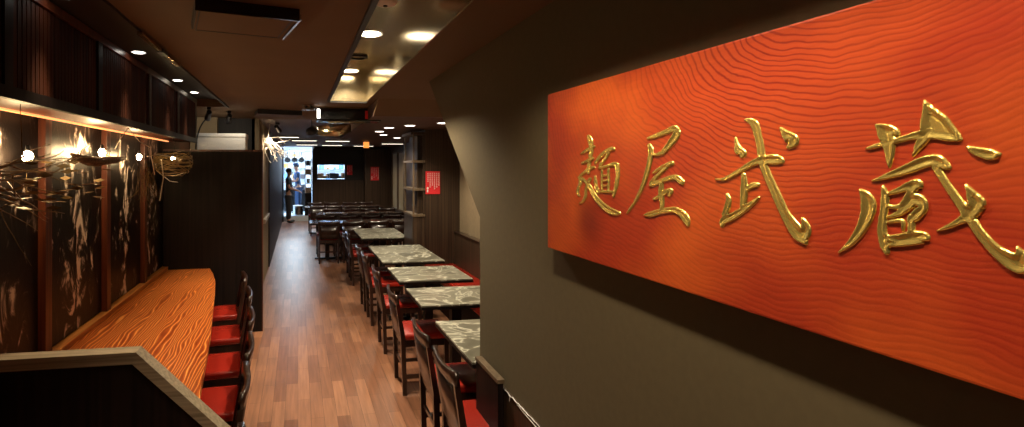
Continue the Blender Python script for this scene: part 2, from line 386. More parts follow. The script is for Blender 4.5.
# ================================================================== sign
LETTERS = [
 [
  [16020,18854,16015,18821,16009,18775,16001,18723,15989,18672,15967,18621,15939,18570,15914,18517,15899,18458,15897,18385,15905,18299,15918,18210,15934,18125,15955,18048,15981,17972,16008,17897,16028,17824,16038,17751,16042,17680,16042,17620,16043,17578,15954,17545,15861,17574,15853,17616,15843,17675,15829,17742,15813,17809,15794,17876,15771,17948,15746,18025,15722,18104,15697,18189,15669,18278,15646,18367,15635,18450,15638,18524,15651,18591,15672,18649,15699,18702,15742,18756,15796,18806,15847,18847,15883,18875,15966,18887],
  [16401,18213,16329,18228,16226,18250,16112,18275,16006,18299,15902,18324,15794,18352,15695,18378,15621,18401,15577,18420,15555,18436,15543,18450,15532,18460,15530,18493,15577,18516,15598,18519,15627,18524,15671,18525,15729,18517,15810,18498,15909,18471,16016,18439,16117,18406,16215,18371,16314,18331,16402,18294,16463,18268,16457,18233],
  [16378,17893,16325,17898,16250,17906,16162,17916,16070,17930,15965,17950,15849,17974,15743,17997,15670,18014,15646,18023,15665,18032,15676,18044,15659,18044,15607,18061,15601,18094,15596,18099,15620,18118,15678,18129,15740,18127,15827,18111,15936,18086,16049,18058,16148,18033,16230,18010,16308,17987,16374,17967,16420,17952,16427,17917],
  [16509,17389,16428,17430,16315,17489,16192,17550,16078,17600,15968,17639,15851,17676,15744,17707,15671,17727,15648,17735,15645,17742,15625,17743,15600,17740,15547,17757,15540,17791,15549,17801,15576,17823,15648,17842,15739,17838,15840,17815,15957,17780,16082,17736,16203,17687,16323,17626,16443,17556,16548,17490,16621,17445,16597,17399],
  [16561,17473,16551,17429,16535,17368,16525,17303,16528,17248,16553,17199,16597,17143,16647,17084,16684,17024,16700,16969,16703,16920,16694,16877,16673,16837,16629,16804,16572,16785,16525,16774,16495,16768,16447,16785,16435,16815,16460,16826,16491,16842,16514,16858,16525,16874,16530,16897,16532,16929,16528,16967,16513,17007,16481,17052,16429,17107,16375,17170,16338,17238,16331,17311,16343,17384,16359,17447,16370,17489,16473,17512],
  [15919,17451,15967,17381,16038,17278,16112,17165,16167,17064,16191,16980,16194,16908,16195,16849,16206,16800,16234,16754,16272,16712,16314,16674,16354,16643,16397,16618,16452,16596,16508,16577,16549,16563,16553,16533,16514,16515,16469,16524,16403,16537,16323,16558,16249,16590,16187,16630,16132,16675,16083,16727,16044,16786,16023,16850,16018,16914,16011,16978,15988,17047,15934,17137,15859,17245,15786,17345,15736,17414,15804,17465],
  [16421,17399,16339,17352,16223,17287,16100,17213,15993,17136,15907,17052,15824,16954,15736,16853,15638,16760,15530,16680,15418,16611,15307,16550,15198,16495,15091,16444,14983,16395,14874,16355,14761,16324,14643,16307,14535,16305,14447,16310,14381,16316,14324,16325,14274,16338,14235,16351,14208,16359,14168,16390,14183,16424,14203,16436,14230,16452,14265,16470,14316,16487,14385,16499,14459,16508,14528,16519,14595,16532,14676,16553,14773,16579,14877,16612,14984,16651,15092,16695,15202,16744,15311,16799,15413,16860,15510,16936,15605,17026,15705,17122,15817,17211,15949,17289,16093,17360,16222,17419,16313,17460,16398,17446],
  [15502,17881,15450,17915,15377,17963,15295,18015,15216,18061,15136,18105,15051,18151,14965,18193,14884,18226,14801,18250,14715,18269,14640,18282,14599,18290,14608,18298,14607,18308,14581,18301,14556,18292,14484,18294,14454,18332,14457,18346,14468,18376,14523,18417,14623,18436,14717,18428,14814,18408,14917,18380,15018,18346,15117,18305,15216,18257,15310,18205,15395,18151,15467,18088,15527,18020,15574,17960,15607,17919,15573,17884],
  [14856,18273,14889,18240,14937,18194,14992,18141,15051,18090,15125,18035,15213,17972,15297,17913,15355,17872,15324,17818,15226,17810,15166,17849,15078,17906,14985,17969,14906,18028,14843,18085,14789,18142,14746,18191,14716,18224,14762,18273],
  [15608,17510,15607,17469,15605,17411,15602,17347,15596,17288,15590,17236,15582,17185,15570,17135,15550,17087,15519,17041,15480,16998,15444,16964,15419,16941,15331,16938,15278,16982,15293,17008,15313,17045,15334,17086,15353,17126,15370,17166,15388,17210,15406,17257,15425,17306,15445,17362,15468,17423,15488,17479,15502,17518,15558,17529],
  [15330,17715,15256,17725,15150,17738,15034,17752,14926,17766,14829,17778,14736,17791,14653,17801,14586,17807,14527,17810,14468,17812,14414,17813,14374,17813,14293,17885,14375,17957,14414,17958,14474,17960,14551,17958,14635,17950,14721,17933,14805,17910,14890,17886,14975,17865,15075,17847,15189,17828,15293,17812,15367,17800,15393,17752],
  [14505,17881,14488,17832,14463,17765,14440,17689,14427,17617,14429,17545,14439,17466,14454,17386,14471,17313,14489,17249,14510,17190,14532,17134,14553,17079,14575,17021,14597,16962,14616,16910,14630,16874,14582,16844,14512,16857,14487,16891,14451,16941,14413,16999,14378,17057,14350,17113,14324,17170,14300,17233,14279,17300,14259,17375,14240,17457,14226,17541,14220,17623,14226,17705,14242,17787,14260,17857,14271,17905,14402,17942],
  [15423,16939,15365,16947,15287,16958,15194,16968,15091,16975,14952,16978,14786,16978,14631,16976,14525,16975,14465,17026,14511,17077,14616,17076,14772,17077,14943,17075,15091,17071,15209,17061,15312,17047,15393,17034,15450,17025,15482,16975],
  [15221,17710,15224,17656,15230,17580,15234,17491,15235,17403,15230,17309,15222,17206,15213,17113,15206,17049,15145,17035,15088,17058,15094,17122,15103,17214,15112,17315,15117,17407,15116,17492,15111,17579,15106,17655,15102,17708,15160,17728],
  [14870,17749,14864,17688,14854,17602,14846,17505,14842,17413,14846,17320,14854,17220,14864,17130,14870,17068,14815,17050,14756,17069,14750,17131,14741,17221,14733,17321,14729,17416,14733,17509,14741,17607,14750,17693,14756,17753,14815,17769],
  [15154,17487,14978,17502,14806,17517,14782,17553,14820,17583,14992,17569,15168,17554,15193,17518],
  [15154,17323,14978,17340,14806,17357,14782,17392,14820,17423,14992,17406,15168,17390,15193,17353],
  [15140,17167,14971,17186,14806,17204,14782,17240,14820,17270,14986,17252,15154,17234,15179,17197],
 ],
 [
  [12962,18548,12906,18552,12828,18558,12735,18565,12638,18577,12530,18593,12412,18613,12295,18634,12191,18653,12101,18670,12023,18686,11963,18697,11925,18703,11904,18707,11878,18709,11844,18708,11815,18706,11732,18751,11769,18828,11792,18840,11832,18859,11897,18878,11980,18883,12059,18869,12129,18846,12198,18821,12274,18797,12371,18775,12484,18750,12599,18726,12702,18703,12792,18681,12877,18659,12948,18640,12999,18627,13016,18582],
  [11979,18751,11972,18727,11965,18702,11966,18690,11972,18681,11996,18648,12043,18596,12101,18538,12158,18481,12211,18428,12265,18375,12319,18326,12369,18286,12423,18253,12484,18224,12543,18199,12586,18181,12594,18130,12530,18102,12482,18112,12412,18126,12329,18147,12246,18178,12168,18218,12093,18263,12021,18312,11954,18362,11887,18416,11819,18475,11759,18537,11714,18603,11703,18676,11725,18738,11752,18775,11766,18794,11901,18829],
  [12825,18100,12786,18095,12728,18089,12658,18083,12581,18083,12499,18090,12412,18103,12335,18115,12283,18123,12252,18190,12332,18237,12383,18227,12457,18211,12536,18196,12601,18186,12657,18185,12716,18187,12770,18192,12810,18195,12864,18152],
  [12971,18412,12961,18383,12949,18347,12942,18309,12941,18263,12944,18198,12952,18115,12965,18023,12985,17930,13013,17837,13050,17738,13090,17638,13130,17544,13168,17457,13206,17376,13248,17295,13296,17210,13353,17117,13417,17020,13487,16922,13560,16827,13649,16724,13750,16616,13844,16518,13911,16448,13890,16427,13848,16426,13773,16491,13666,16585,13551,16690,13449,16791,13363,16887,13283,16985,13209,17081,13143,17173,13087,17259,13037,17342,12993,17424,12950,17511,12906,17606,12863,17706,12823,17807,12790,17904,12762,17999,12737,18094,12721,18183,12719,18264,12742,18333,12784,18388,12824,18423,12850,18445,12928,18455],
  [12720,17601,12673,17624,12607,17656,12535,17689,12467,17715,12402,17733,12332,17748,12262,17762,12195,17776,12133,17793,12078,17809,12039,17821,12030,17825,12055,17835,12057,17846,12040,17840,12024,17832,11955,17829,11922,17871,11922,17883,11926,17908,11962,17946,12039,17966,12107,17957,12163,17940,12218,17920,12271,17900,12330,17879,12397,17855,12468,17828,12538,17796,12609,17758,12677,17715,12737,17675,12778,17648,12769,17613],
  [12247,17833,12297,17804,12371,17761,12455,17713,12533,17665,12605,17618,12676,17569,12742,17521,12796,17478,12838,17439,12867,17403,12887,17375,12901,17355,12867,17303,12781,17306,12760,17322,12731,17345,12697,17372,12657,17404,12608,17446,12552,17494,12491,17545,12429,17591,12358,17637,12278,17684,12206,17726,12155,17755,12164,17815],
  [12834,17240,12778,17256,12698,17277,12609,17302,12521,17327,12433,17353,12343,17382,12255,17408,12173,17428,12092,17444,12017,17455,11955,17460,11915,17458,11883,17446,11844,17424,11802,17396,11765,17375,11740,17366,11718,17360,11695,17350,11677,17339,11613,17332,11574,17372,11570,17387,11566,17414,11575,17452,11603,17488,11645,17521,11701,17555,11777,17589,11869,17610,11966,17610,12057,17596,12144,17576,12230,17555,12320,17531,12416,17502,12508,17472,12595,17443,12681,17412,12767,17378,12841,17348,12894,17326,12907,17269],
  [12462,17407,12475,17365,12494,17305,12512,17233,12521,17158,12516,17082,12502,17003,12486,16927,12475,16859,12471,16792,12469,16725,12468,16665,12468,16623,12396,16593,12320,16631,12313,16672,12304,16732,12295,16803,12291,16875,12293,16950,12299,17028,12306,17103,12311,17170,12316,17235,12320,17302,12323,17361,12326,17403,12390,17435],
  [12703,16891,12650,16907,12573,16929,12487,16956,12403,16987,12319,17024,12236,17066,12165,17101,12120,17120,12104,17124,12107,17127,12122,17139,12127,17164,12124,17155,12140,17117,12164,17075,12180,17045,12152,17012,12097,17015,12069,17041,12028,17079,11988,17121,11963,17170,11988,17227,12050,17257,12123,17262,12198,17247,12273,17214,12349,17171,12425,17124,12493,17084,12562,17047,12636,17009,12702,16975,12750,16951,12754,16910],
  [13109,16421,13070,16416,13012,16408,12933,16406,12836,16417,12725,16446,12606,16485,12486,16524,12371,16554,12253,16577,12133,16596,12024,16608,11939,16609,11876,16599,11820,16581,11770,16558,11726,16534,11692,16510,11663,16479,11632,16444,11600,16411,11567,16385,11531,16357,11499,16331,11477,16312,11428,16306,11392,16336,11386,16364,11377,16405,11374,16454,11384,16503,11405,16548,11437,16596,11484,16646,11545,16690,11616,16724,11697,16753,11794,16774,11905,16782,12028,16774,12158,16754,12288,16727,12416,16700,12546,16670,12678,16635,12797,16602,12892,16574,12963,16550,13023,16527,13074,16507,13113,16493,13143,16453],
 ],
 [
  [10602,17489,10554,17483,10483,17473,10395,17469,10298,17481,10202,17514,10106,17558,10010,17607,9914,17653,9812,17700,9709,17749,9610,17793,9525,17823,9454,17838,9390,17843,9327,17844,9262,17846,9197,17846,9134,17843,9077,17840,9034,17840,9003,17844,8972,17849,8938,17852,8911,17852,8843,17890,8860,17962,8876,17980,8903,18008,8947,18039,9006,18060,9071,18067,9142,18066,9216,18059,9289,18048,9358,18036,9430,18019,9509,17996,9595,17963,9690,17917,9789,17862,9888,17804,9984,17752,10079,17701,10173,17652,10261,17609,10337,17578,10407,17559,10480,17549,10548,17545,10598,17541,10618,17516],
  [10059,18458,10060,18427,10062,18381,10063,18330,10062,18282,10060,18238,10058,18193,10050,18148,10026,18098,9976,18055,9932,18035,9919,18034,9936,18067,9928,18091,9917,18074,9914,18047,9913,18025,9883,17983,9825,17988,9806,18000,9775,18020,9742,18055,9733,18121,9781,18185,9821,18210,9836,18217,9838,18215,9851,18222,9875,18244,9902,18273,9926,18305,9949,18344,9970,18390,9988,18433,10001,18463,10032,18474],
  [9791,18799,9750,18774,9696,18741,9652,18706,9635,18682,9623,18658,9603,18613,9581,18553,9558,18486,9537,18418,9518,18346,9500,18273,9485,18201,9475,18132,9468,18061,9460,17985,9444,17907,9421,17833,9393,17762,9362,17690,9326,17610,9283,17521,9236,17425,9186,17326,9136,17226,9084,17122,9029,17011,8974,16902,8921,16800,8869,16706,8819,16619,8772,16542,8727,16477,8682,16426,8640,16388,8605,16364,8574,16348,8537,16335,8494,16322,8454,16310,8426,16301,8392,16304,8374,16335,8370,16365,8364,16409,8364,16460,8377,16512,8403,16555,8432,16590,8463,16622,8501,16662,8551,16713,8612,16771,8675,16836,8735,16909,8790,16998,8844,17100,8898,17208,8951,17311,9005,17409,9057,17505,9106,17595,9148,17679,9182,17754,9210,17820,9233,17883,9253,17945,9269,18010,9281,18077,9293,18148,9308,18222,9325,18296,9343,18371,9362,18445,9381,18514,9396,18580,9410,18648,9434,18719,9486,18791,9570,18838,9655,18854,9726,18857,9772,18859,9804,18836],
  [8505,16824,8502,16798,8498,16761,8496,16722,8495,16687,8495,16654,8496,16619,8497,16587,8498,16562,8499,16535,8501,16498,8504,16461,8507,16433,8449,16371,8362,16414,8350,16439,8331,16477,8313,16526,8304,16578,8309,16627,8321,16670,8339,16709,8360,16745,8388,16778,8421,16806,8451,16828,8472,16843,8492,16841],
  [8964,18592,8956,18562,8944,18519,8928,18470,8908,18423,8883,18377,8858,18335,8836,18298,8813,18267,8784,18241,8768,18235,8784,18274,8773,18336,8762,18328,8776,18286,8799,18241,8816,18209,8807,18155,8751,18142,8715,18153,8662,18172,8604,18198,8553,18245,8543,18345,8584,18414,8609,18437,8626,18450,8656,18470,8697,18491,8739,18509,8776,18526,8815,18547,8858,18573,8897,18598,8925,18616,8953,18614],
  [9864,17662,9869,17624,9875,17570,9881,17508,9887,17448,9891,17389,9894,17326,9897,17260,9900,17194,9902,17121,9904,17041,9906,16969,9907,16919,9838,16876,9762,16920,9753,16969,9739,17040,9726,17120,9716,17195,9711,17262,9708,17329,9708,17394,9713,17457,9724,17520,9740,17581,9757,17634,9769,17670,9819,17693],
  [9741,17256,9705,17276,9655,17306,9604,17332,9570,17347,9547,17353,9513,17360,9476,17365,9448,17369,9404,17420,9442,17472,9468,17476,9511,17483,9569,17485,9634,17470,9691,17433,9740,17386,9778,17343,9805,17313,9796,17266],
  [10299,17190,10294,17162,10287,17124,10283,17085,10287,17051,10296,17016,10311,16972,10329,16925,10346,16879,10364,16833,10385,16784,10405,16739,10419,16706,10369,16644,10274,16668,10256,16699,10229,16743,10200,16796,10177,16848,10160,16900,10147,16955,10140,17010,10142,17065,10161,17116,10192,17159,10222,17190,10242,17211,10277,17213],
  [10367,16425,10346,16454,10317,16489,10286,16514,10264,16521,10236,16533,10180,16560,10107,16595,10032,16635,9962,16678,9895,16723,9829,16769,9763,16817,9697,16869,9631,16924,9571,16976,9520,17022,9479,17063,9446,17102,9421,17133,9403,17155,9409,17181,9437,17189,9464,17176,9502,17157,9549,17133,9601,17104,9660,17068,9729,17024,9800,16979,9870,16936,9937,16897,10005,16859,10073,16822,10137,16788,10203,16759,10276,16730,10355,16694,10429,16638,10469,16563,10468,16499,10451,16454,10440,16426,10407,16408],
 ],
 [
  [7347,18087,7328,18088,7301,18088,7268,18090,7231,18095,7191,18104,7146,18116,7099,18130,7050,18142,6998,18152,6944,18163,6888,18173,6833,18185,6780,18198,6728,18212,6676,18226,6625,18239,6568,18251,6508,18263,6456,18274,6420,18281,6397,18367,6460,18424,6494,18407,6542,18383,6596,18357,6649,18335,6699,18320,6750,18307,6802,18296,6854,18285,6908,18272,6963,18260,7018,18247,7071,18234,7122,18221,7170,18207,7215,18193,7254,18179,7287,18165,7317,18150,7340,18136,7357,18127,7362,18104],
  [7208,18484,7197,18454,7183,18411,7172,18368,7166,18335,7160,18309,7151,18284,7142,18262,7132,18239,7118,18208,7101,18166,7084,18119,7070,18074,7061,18034,7054,17995,7048,17955,7041,17916,7032,17877,7021,17839,7011,17806,7004,17784,6987,17773,6970,17784,6963,17806,6953,17839,6942,17876,6933,17913,6925,17950,6917,17989,6910,18034,6905,18083,6900,18135,6895,18192,6895,18252,6904,18313,6923,18369,6948,18417,6979,18456,7016,18489,7063,18513,7113,18523,7155,18524,7184,18524,7208,18513],
  [7176,18471,7151,18449,7116,18417,7077,18385,7040,18359,7003,18342,6966,18331,6935,18323,6917,18319,6910,18320,6901,18317,6893,18305,6885,18293,6853,18279,6830,18307,6828,18319,6826,18341,6833,18376,6855,18413,6887,18442,6921,18467,6957,18489,6993,18505,7034,18517,7082,18525,7125,18529,7156,18533,7185,18511],
  [6532,18831,6532,18792,6533,18738,6536,18682,6541,18638,6546,18604,6552,18573,6556,18547,6560,18519,6563,18483,6565,18439,6569,18391,6575,18346,6584,18306,6598,18263,6615,18215,6632,18164,6647,18109,6660,18052,6670,18002,6678,17967,6668,17948,6650,17949,6629,17975,6599,18013,6566,18054,6535,18091,6506,18123,6474,18157,6441,18196,6410,18242,6382,18293,6356,18346,6336,18403,6324,18462,6322,18522,6330,18579,6345,18631,6367,18682,6399,18734,6440,18780,6478,18818,6504,18844,6522,18847],
  [6495,18669,6478,18620,6454,18550,6426,18475,6396,18412,6365,18367,6333,18330,6299,18298,6265,18269,6229,18241,6192,18217,6158,18198,6129,18183,6103,18176,6082,18175,6068,18179,6059,18182,6036,18201,6041,18236,6046,18246,6052,18260,6057,18277,6065,18297,6080,18325,6101,18360,6122,18396,6144,18431,6163,18466,6183,18501,6206,18538,6234,18575,6275,18618,6327,18666,6376,18711,6411,18743,6479,18746],
  [6522,18510,6517,18480,6509,18434,6494,18379,6467,18322,6426,18280,6386,18256,6354,18245,6335,18239,6233,18281,6244,18414,6257,18434,6273,18460,6284,18482,6288,18493,6299,18506,6321,18535,6343,18567,6360,18592,6471,18629],
  [6831,18185,6766,18198,6676,18216,6581,18230,6500,18235,6431,18227,6359,18210,6288,18191,6225,18177,6173,18170,6128,18167,6093,18165,6067,18164,6036,18203,6056,18254,6080,18266,6114,18282,6157,18301,6207,18318,6266,18337,6338,18360,6421,18379,6509,18385,6604,18369,6704,18339,6793,18306,6856,18284,6874,18226],
  [7253,17545,7218,17551,7168,17560,7109,17571,7046,17586,6977,17604,6900,17624,6822,17647,6747,17672,6672,17701,6599,17732,6534,17760,6479,17782,6434,17797,6398,17809,6372,17816,6355,17818,6340,17814,6318,17798,6291,17775,6261,17755,6235,17747,6214,17749,6199,17754,6190,17758,6165,17777,6170,17813,6175,17824,6180,17840,6187,17857,6195,17874,6210,17896,6235,17929,6272,17965,6323,17993,6376,18003,6426,18001,6476,17991,6531,17974,6594,17946,6663,17910,6733,17870,6800,17833,6869,17796,6941,17757,7012,17718,7075,17684,7133,17653,7186,17624,7231,17600,7263,17583,7268,17560],
  [6411,17782,6391,17742,6363,17685,6330,17619,6296,17554,6262,17492,6227,17428,6191,17365,6155,17300,6119,17234,6083,17166,6046,17097,6009,17030,5973,16964,5937,16896,5900,16829,5863,16768,5827,16713,5791,16663,5756,16616,5720,16572,5684,16529,5647,16489,5611,16453,5575,16422,5539,16396,5506,16376,5474,16362,5441,16356,5402,16362,5363,16377,5329,16394,5307,16406,5264,16466,5286,16534,5305,16551,5330,16575,5358,16600,5383,16619,5408,16629,5434,16633,5459,16637,5487,16645,5520,16658,5557,16675,5594,16696,5630,16722,5664,16753,5698,16790,5731,16832,5765,16879,5800,16933,5835,16995,5871,17061,5908,17127,5946,17192,5985,17257,6024,17323,6062,17387,6101,17450,6139,17510,6176,17569,6209,17626,6241,17687,6272,17751,6299,17807,6318,17848,6384,17857],
  [5471,16726,5471,16702,5471,16667,5471,16629,5470,16597,5468,16567,5464,16536,5460,16508,5457,16488,5375,16467,5328,16575,5335,16591,5345,16616,5358,16644,5373,16670,5393,16693,5415,16714,5436,16732,5450,16744,5464,16743],
  [6016,17544,6013,17516,6010,17475,6006,17429,6000,17384,5992,17339,5985,17299,5985,17273,5989,17268,5991,17265,5992,17251,5994,17231,5999,17208,6011,17179,6035,17142,6065,17100,6098,17062,6130,17028,6163,16998,6197,16970,6230,16943,6264,16915,6300,16888,6333,16863,6356,16846,6359,16825,6347,16813,6321,16822,6284,16834,6243,16850,6202,16868,6165,16888,6126,16910,6088,16934,6049,16958,6007,16979,5962,17002,5916,17031,5873,17070,5839,17119,5813,17173,5797,17233,5795,17303,5813,17368,5842,17413,5870,17443,5895,17466,5920,17493,5948,17521,5974,17545,5992,17562,6008,17562],
  [5929,17237,5918,17231,5903,17223,5890,17216,5883,17216,5875,17218,5862,17215,5847,17209,5837,17203,5787,17204,5770,17266,5770,17281,5771,17303,5776,17332,5789,17361,5809,17384,5828,17401,5844,17412,5854,17419,5944,17362],
  [6002,18063,5987,18045,5965,18019,5938,17990,5909,17964,5878,17943,5846,17924,5814,17909,5784,17897,5758,17890,5733,17887,5708,17887,5684,17892,5661,17904,5641,17922,5627,17940,5618,17952,5609,17983,5627,18007,5640,18013,5656,18022,5673,18032,5686,18042,5700,18049,5716,18056,5735,18062,5757,18068,5783,18075,5813,18081,5844,18087,5873,18093,5902,18099,5933,18105,5962,18111,5983,18116,6006,18099],
  [7462,17406,7454,17374,7444,17330,7436,17285,7433,17247,7432,17215,7432,17186,7433,17161,7435,17138,7435,17109,7435,17070,7437,17024,7444,16976,7455,16924,7470,16870,7489,16813,7511,16756,7536,16700,7563,16644,7594,16588,7627,16530,7671,16464,7726,16390,7778,16322,7814,16274,7811,16250,7788,16245,7741,16280,7672,16330,7598,16388,7532,16446,7480,16502,7434,16559,7392,16617,7354,16675,7318,16735,7285,16798,7256,16860,7231,16922,7210,16983,7191,17044,7180,17107,7178,17171,7190,17232,7211,17285,7240,17326,7272,17362,7315,17393,7362,17414,7405,17427,7434,17435,7456,17429],
  [7107,17495,7108,17464,7110,17421,7113,17374,7117,17330,7120,17282,7122,17224,7126,17159,7131,17092,7141,17021,7153,16942,7165,16860,7171,16779,7169,16703,7162,16632,7152,16569,7139,16514,7119,16462,7093,16415,7069,16378,7053,16353,7009,16344,6980,16389,6980,16422,6979,16470,6980,16523,6983,16576,6993,16630,7006,16685,7019,16741,7026,16798,7026,16862,7020,16935,7012,17013,7005,17087,6999,17155,6991,17221,6987,17285,6990,17346,7007,17403,7032,17450,7057,17484,7073,17508,7093,17512],
  [7007,17325,6974,17334,6927,17345,6875,17360,6825,17375,6777,17392,6730,17412,6688,17429,6655,17440,6630,17447,6611,17451,6603,17453,6608,17459,6611,17473,6598,17475,6581,17466,6567,17458,6536,17456,6520,17490,6519,17507,6518,17535,6527,17574,6559,17610,6600,17621,6634,17618,6666,17607,6700,17592,6739,17570,6780,17541,6822,17512,6862,17485,6905,17458,6952,17430,6995,17405,7025,17388,7035,17349],
  [6677,17544,6692,17513,6715,17469,6740,17419,6764,17373,6785,17329,6806,17284,6825,17244,6838,17217,6819,17160,6765,17166,6748,17191,6725,17227,6699,17268,6673,17307,6646,17348,6616,17393,6589,17433,6571,17461,6596,17549],
  [7022,17121,6998,17117,6963,17110,6923,17106,6881,17107,6841,17119,6805,17137,6775,17154,6756,17165,6745,17226,6791,17254,6811,17242,6838,17225,6867,17209,6891,17199,6918,17195,6952,17194,6986,17196,7011,17197,7039,17162],
  [6993,16949,6963,16957,6919,16969,6867,16986,6816,17011,6768,17047,6724,17086,6687,17120,6656,17142,6627,17161,6601,17178,6588,17185,6604,17185,6621,17194,6617,17192,6611,17183,6609,17188,6610,17188,6623,17166,6645,17138,6664,17112,6678,17093,6693,17074,6710,17055,6724,17041,6734,16945,6658,16915,6642,16923,6618,16936,6587,16957,6557,16985,6530,17019,6501,17059,6474,17108,6454,17172,6457,17240,6474,17297,6505,17348,6563,17385,6629,17379,6676,17354,6716,17323,6754,17286,6789,17240,6820,17190,6847,17143,6871,17108,6903,17079,6943,17051,6982,17028,7010,17011,7021,16972],
  [6749,16996,6746,16964,6742,16918,6738,16870,6736,16830,6736,16798,6737,16765,6739,16735,6741,16712,6697,16666,6641,16706,6637,16728,6630,16760,6623,16800,6620,16844,6621,16892,6626,16944,6630,16991,6634,17022,6696,17059],
  [6996,16861,6955,16872,6896,16887,6842,16897,6821,16898,6822,16894,6821,16858,6826,16811,6829,16776,6804,16753,6773,16773,6767,16806,6757,16857,6753,16916,6782,16972,6841,16980,6905,16966,6966,16947,7007,16935,7024,16892],
  [7019,16582,6989,16577,6946,16569,6895,16563,6840,16563,6785,16569,6727,16579,6675,16590,6630,16599,6593,16609,6560,16619,6535,16627,6521,16635,6516,16643,6505,16650,6490,16650,6477,16648,6437,16661,6429,16709,6431,16724,6436,16748,6455,16778,6488,16801,6525,16809,6562,16811,6601,16808,6643,16802,6693,16789,6747,16771,6800,16752,6846,16735,6891,16721,6939,16707,6982,16694,7013,16686,7049,16632],
  [7001,16479,6960,16485,6902,16495,6836,16507,6771,16522,6701,16541,6627,16564,6560,16586,6515,16600,6500,16636,6521,16662,6567,16651,6634,16635,6708,16618,6776,16603,6839,16591,6904,16580,6961,16570,7002,16563,7028,16516],
 ],
]

SB = (0.985, 1.10, 1.765)
sign = thing('sign_board', 'large vermilion wooden signboard with four carved gold characters on the olive wall', 'sign', SB)
b = MB(); b.box(-.030, .012, -.78, .783, -.297, .296, .004); board = b.build('board', 'sign', sign)
part_label(board, 'vermilion lacquered plank with flowing grain')
for y in (-.6, 0, .6): MB().box(.012, .0148, y-.03, y+.03, .15, .22).build('mounting_bracket', 'metal', sign)
def inside(P, poly):
    x, y = P[:, 0], P[:, 1]; c = np.zeros(len(P), bool); n = len(poly)
    for i in range(n):
        x0, y0 = poly[i]; x1, y1 = poly[i-1]
        k = (y0 > y) != (y1 > y)
        with np.errstate(divide='ignore', invalid='ignore'):
            c ^= k & (x < (x1-x0)*(y-y0)/(y1-y0+1e-12)+x0)
    return c
def character(polys, label, step):
    polys = [np.array(p, float).reshape(-1, 2)*1e-4 for p in polys]
    # points of the outer outline: boundary samples that no other stroke covers
    bs = []; coords = []; edges = []
    for i, p in enumerate(polys):
        q = []
        for a, c in zip(p, np.roll(p, -1, 0)):
            n = max(1, int(np.hypot(*(c-a))/.0015)); q += [a+(c-a)*t/n for t in range(n)]
        q = np.array(q); k = np.ones(len(q), bool)
        for j, o in enumerate(polys):
            if j != i: k &= ~inside(q, o)
        bs.append(q[k])
        s0 = len(coords); coords += [tuple(v) for v in p]; edges += [(s0+t, s0+(t+1) % len(p)) for t in range(len(p))]
    B = np.concatenate(bs)
    allp = np.concatenate(polys); lo, hi = allp.min(0), allp.max(0)
    gx, gy = np.meshgrid(np.arange(lo[0], hi[0], step), np.arange(lo[1], hi[1], step)); G = np.stack([gx.ravel(), gy.ravel()], 1)
    k = np.zeros(len(G), bool)
    for p in polys: k |= inside(G, p)
    G = G[k]; d = np.array([np.hypot(*(B-g).T).min() for g in G]); G = G[d > step*.5]
    V, E, F, _, _, _ = delaunay_2d_cdt([Vector(v) for v in coords]+[Vector(g) for g in G], edges, [], 0, 1e-6)
    V = np.array([tuple(v) for v in V]); F = [f for f in F]
    cen = np.array([V[list(f)].mean(0) for f in F]); keep = np.zeros(len(F), bool)
    for p in polys: keep |= inside(cen, p)
    D = np.array([np.hypot(*(B-v).T).min() for v in V]); D[D < 4e-4] = 0
    # raised rim, then a hollow towards the middle of the stroke
    rim = .0026
    H = np.where(D < rim, .0042*np.sin(np.clip(D/rim, 0, 1)*PI/2), .0042-.42*(D-rim)); H = np.maximum(H, .0006)
    H[D == 0] = -.0004
    me = bpy.data.meshes.new('character')
    verts = [(-.030-h, v[0]-SB[1], v[1]-SB[2]) for v, h in zip(V, H)]
    me.from_pydata(verts, [], [tuple(f) for f, kk in zip(F, keep) if kk])
    bm = bmesh.new(); bm.from_mesh(me)
    bmesh.ops.delete(bm, geom=[v for v in bm.verts if not v.link_faces], context='VERTS')
    for f in bm.faces:
        if f.normal.x > 0: f.normal_flip()
        f.smooth = True
    bm.to_mesh(me); bm.free()
    me.materials.append(M['gold'])
    o = bpy.data.objects.new('character', me); C.objects.link(o); o.parent = sign; part_label(o, label)
for L, t, st in zip(LETTERS, ('smallest, leftmost gold brush character', 'second gold brush character', 'third gold brush character', 'largest, rightmost gold brush character'), (.0032, .0028, .0025, .0021)):
    character(L, t, st)

# ================================================================== counter side
# soffit cupboard over the counter: one piece with framed louvred bays
so = thing('overhead_cupboard', 'long brown overhead cupboard with louvred bays above the wooden counter', 'cupboard', (0, 0, 0))
MB().box(-1.40, -1.10, YN+.02, 5.90, 2.05, 2.515).build('body', 'redwood', so)
gr = [-1.49+.93*k for k in range(0, 9)]
gr = [5.91-.93*k for k in range(9)]
for i in range(8):
    y1, y0 = gr[i], gr[i+1]
    if y0 < YN: continue
    m = MB(); m.box(-1.103, -1.092, y0+.03, y1-.03, 2.09, 2.47)
    n = 24
    for k in range(n):
        yy = y0+.04+(y1-y0-.08)*(k+.5)/n; m.box(-1.095, -1.0895, yy-.012, yy+.012, 2.092, 2.468)
    m.build('louvre_panel', 'soffit', so)
m = MB(); m.box(-1.10, -1.075, YN+.02, 5.905, 2.04, 2.088).build('lower_rail', 'cap' if 0 else 'blackwood', so)
m = MB(); m.box(-1.10, -1.078, YN+.02, 4.03, 2.472, 2.512).build('upper_rail', 'redwood', so)
m = MB(); m.box(-1.10, -1.078, 4.03, 5.905, 2.472, 2.512)
for y in (4.12, 5.05, 5.89): m.box(-1.10, -1.080, y-.012, y+.012, 2.088, 2.472)
part_label(m.build('upper_rail', 'brushed', so), 'bare metal edge trim of the two far bays')
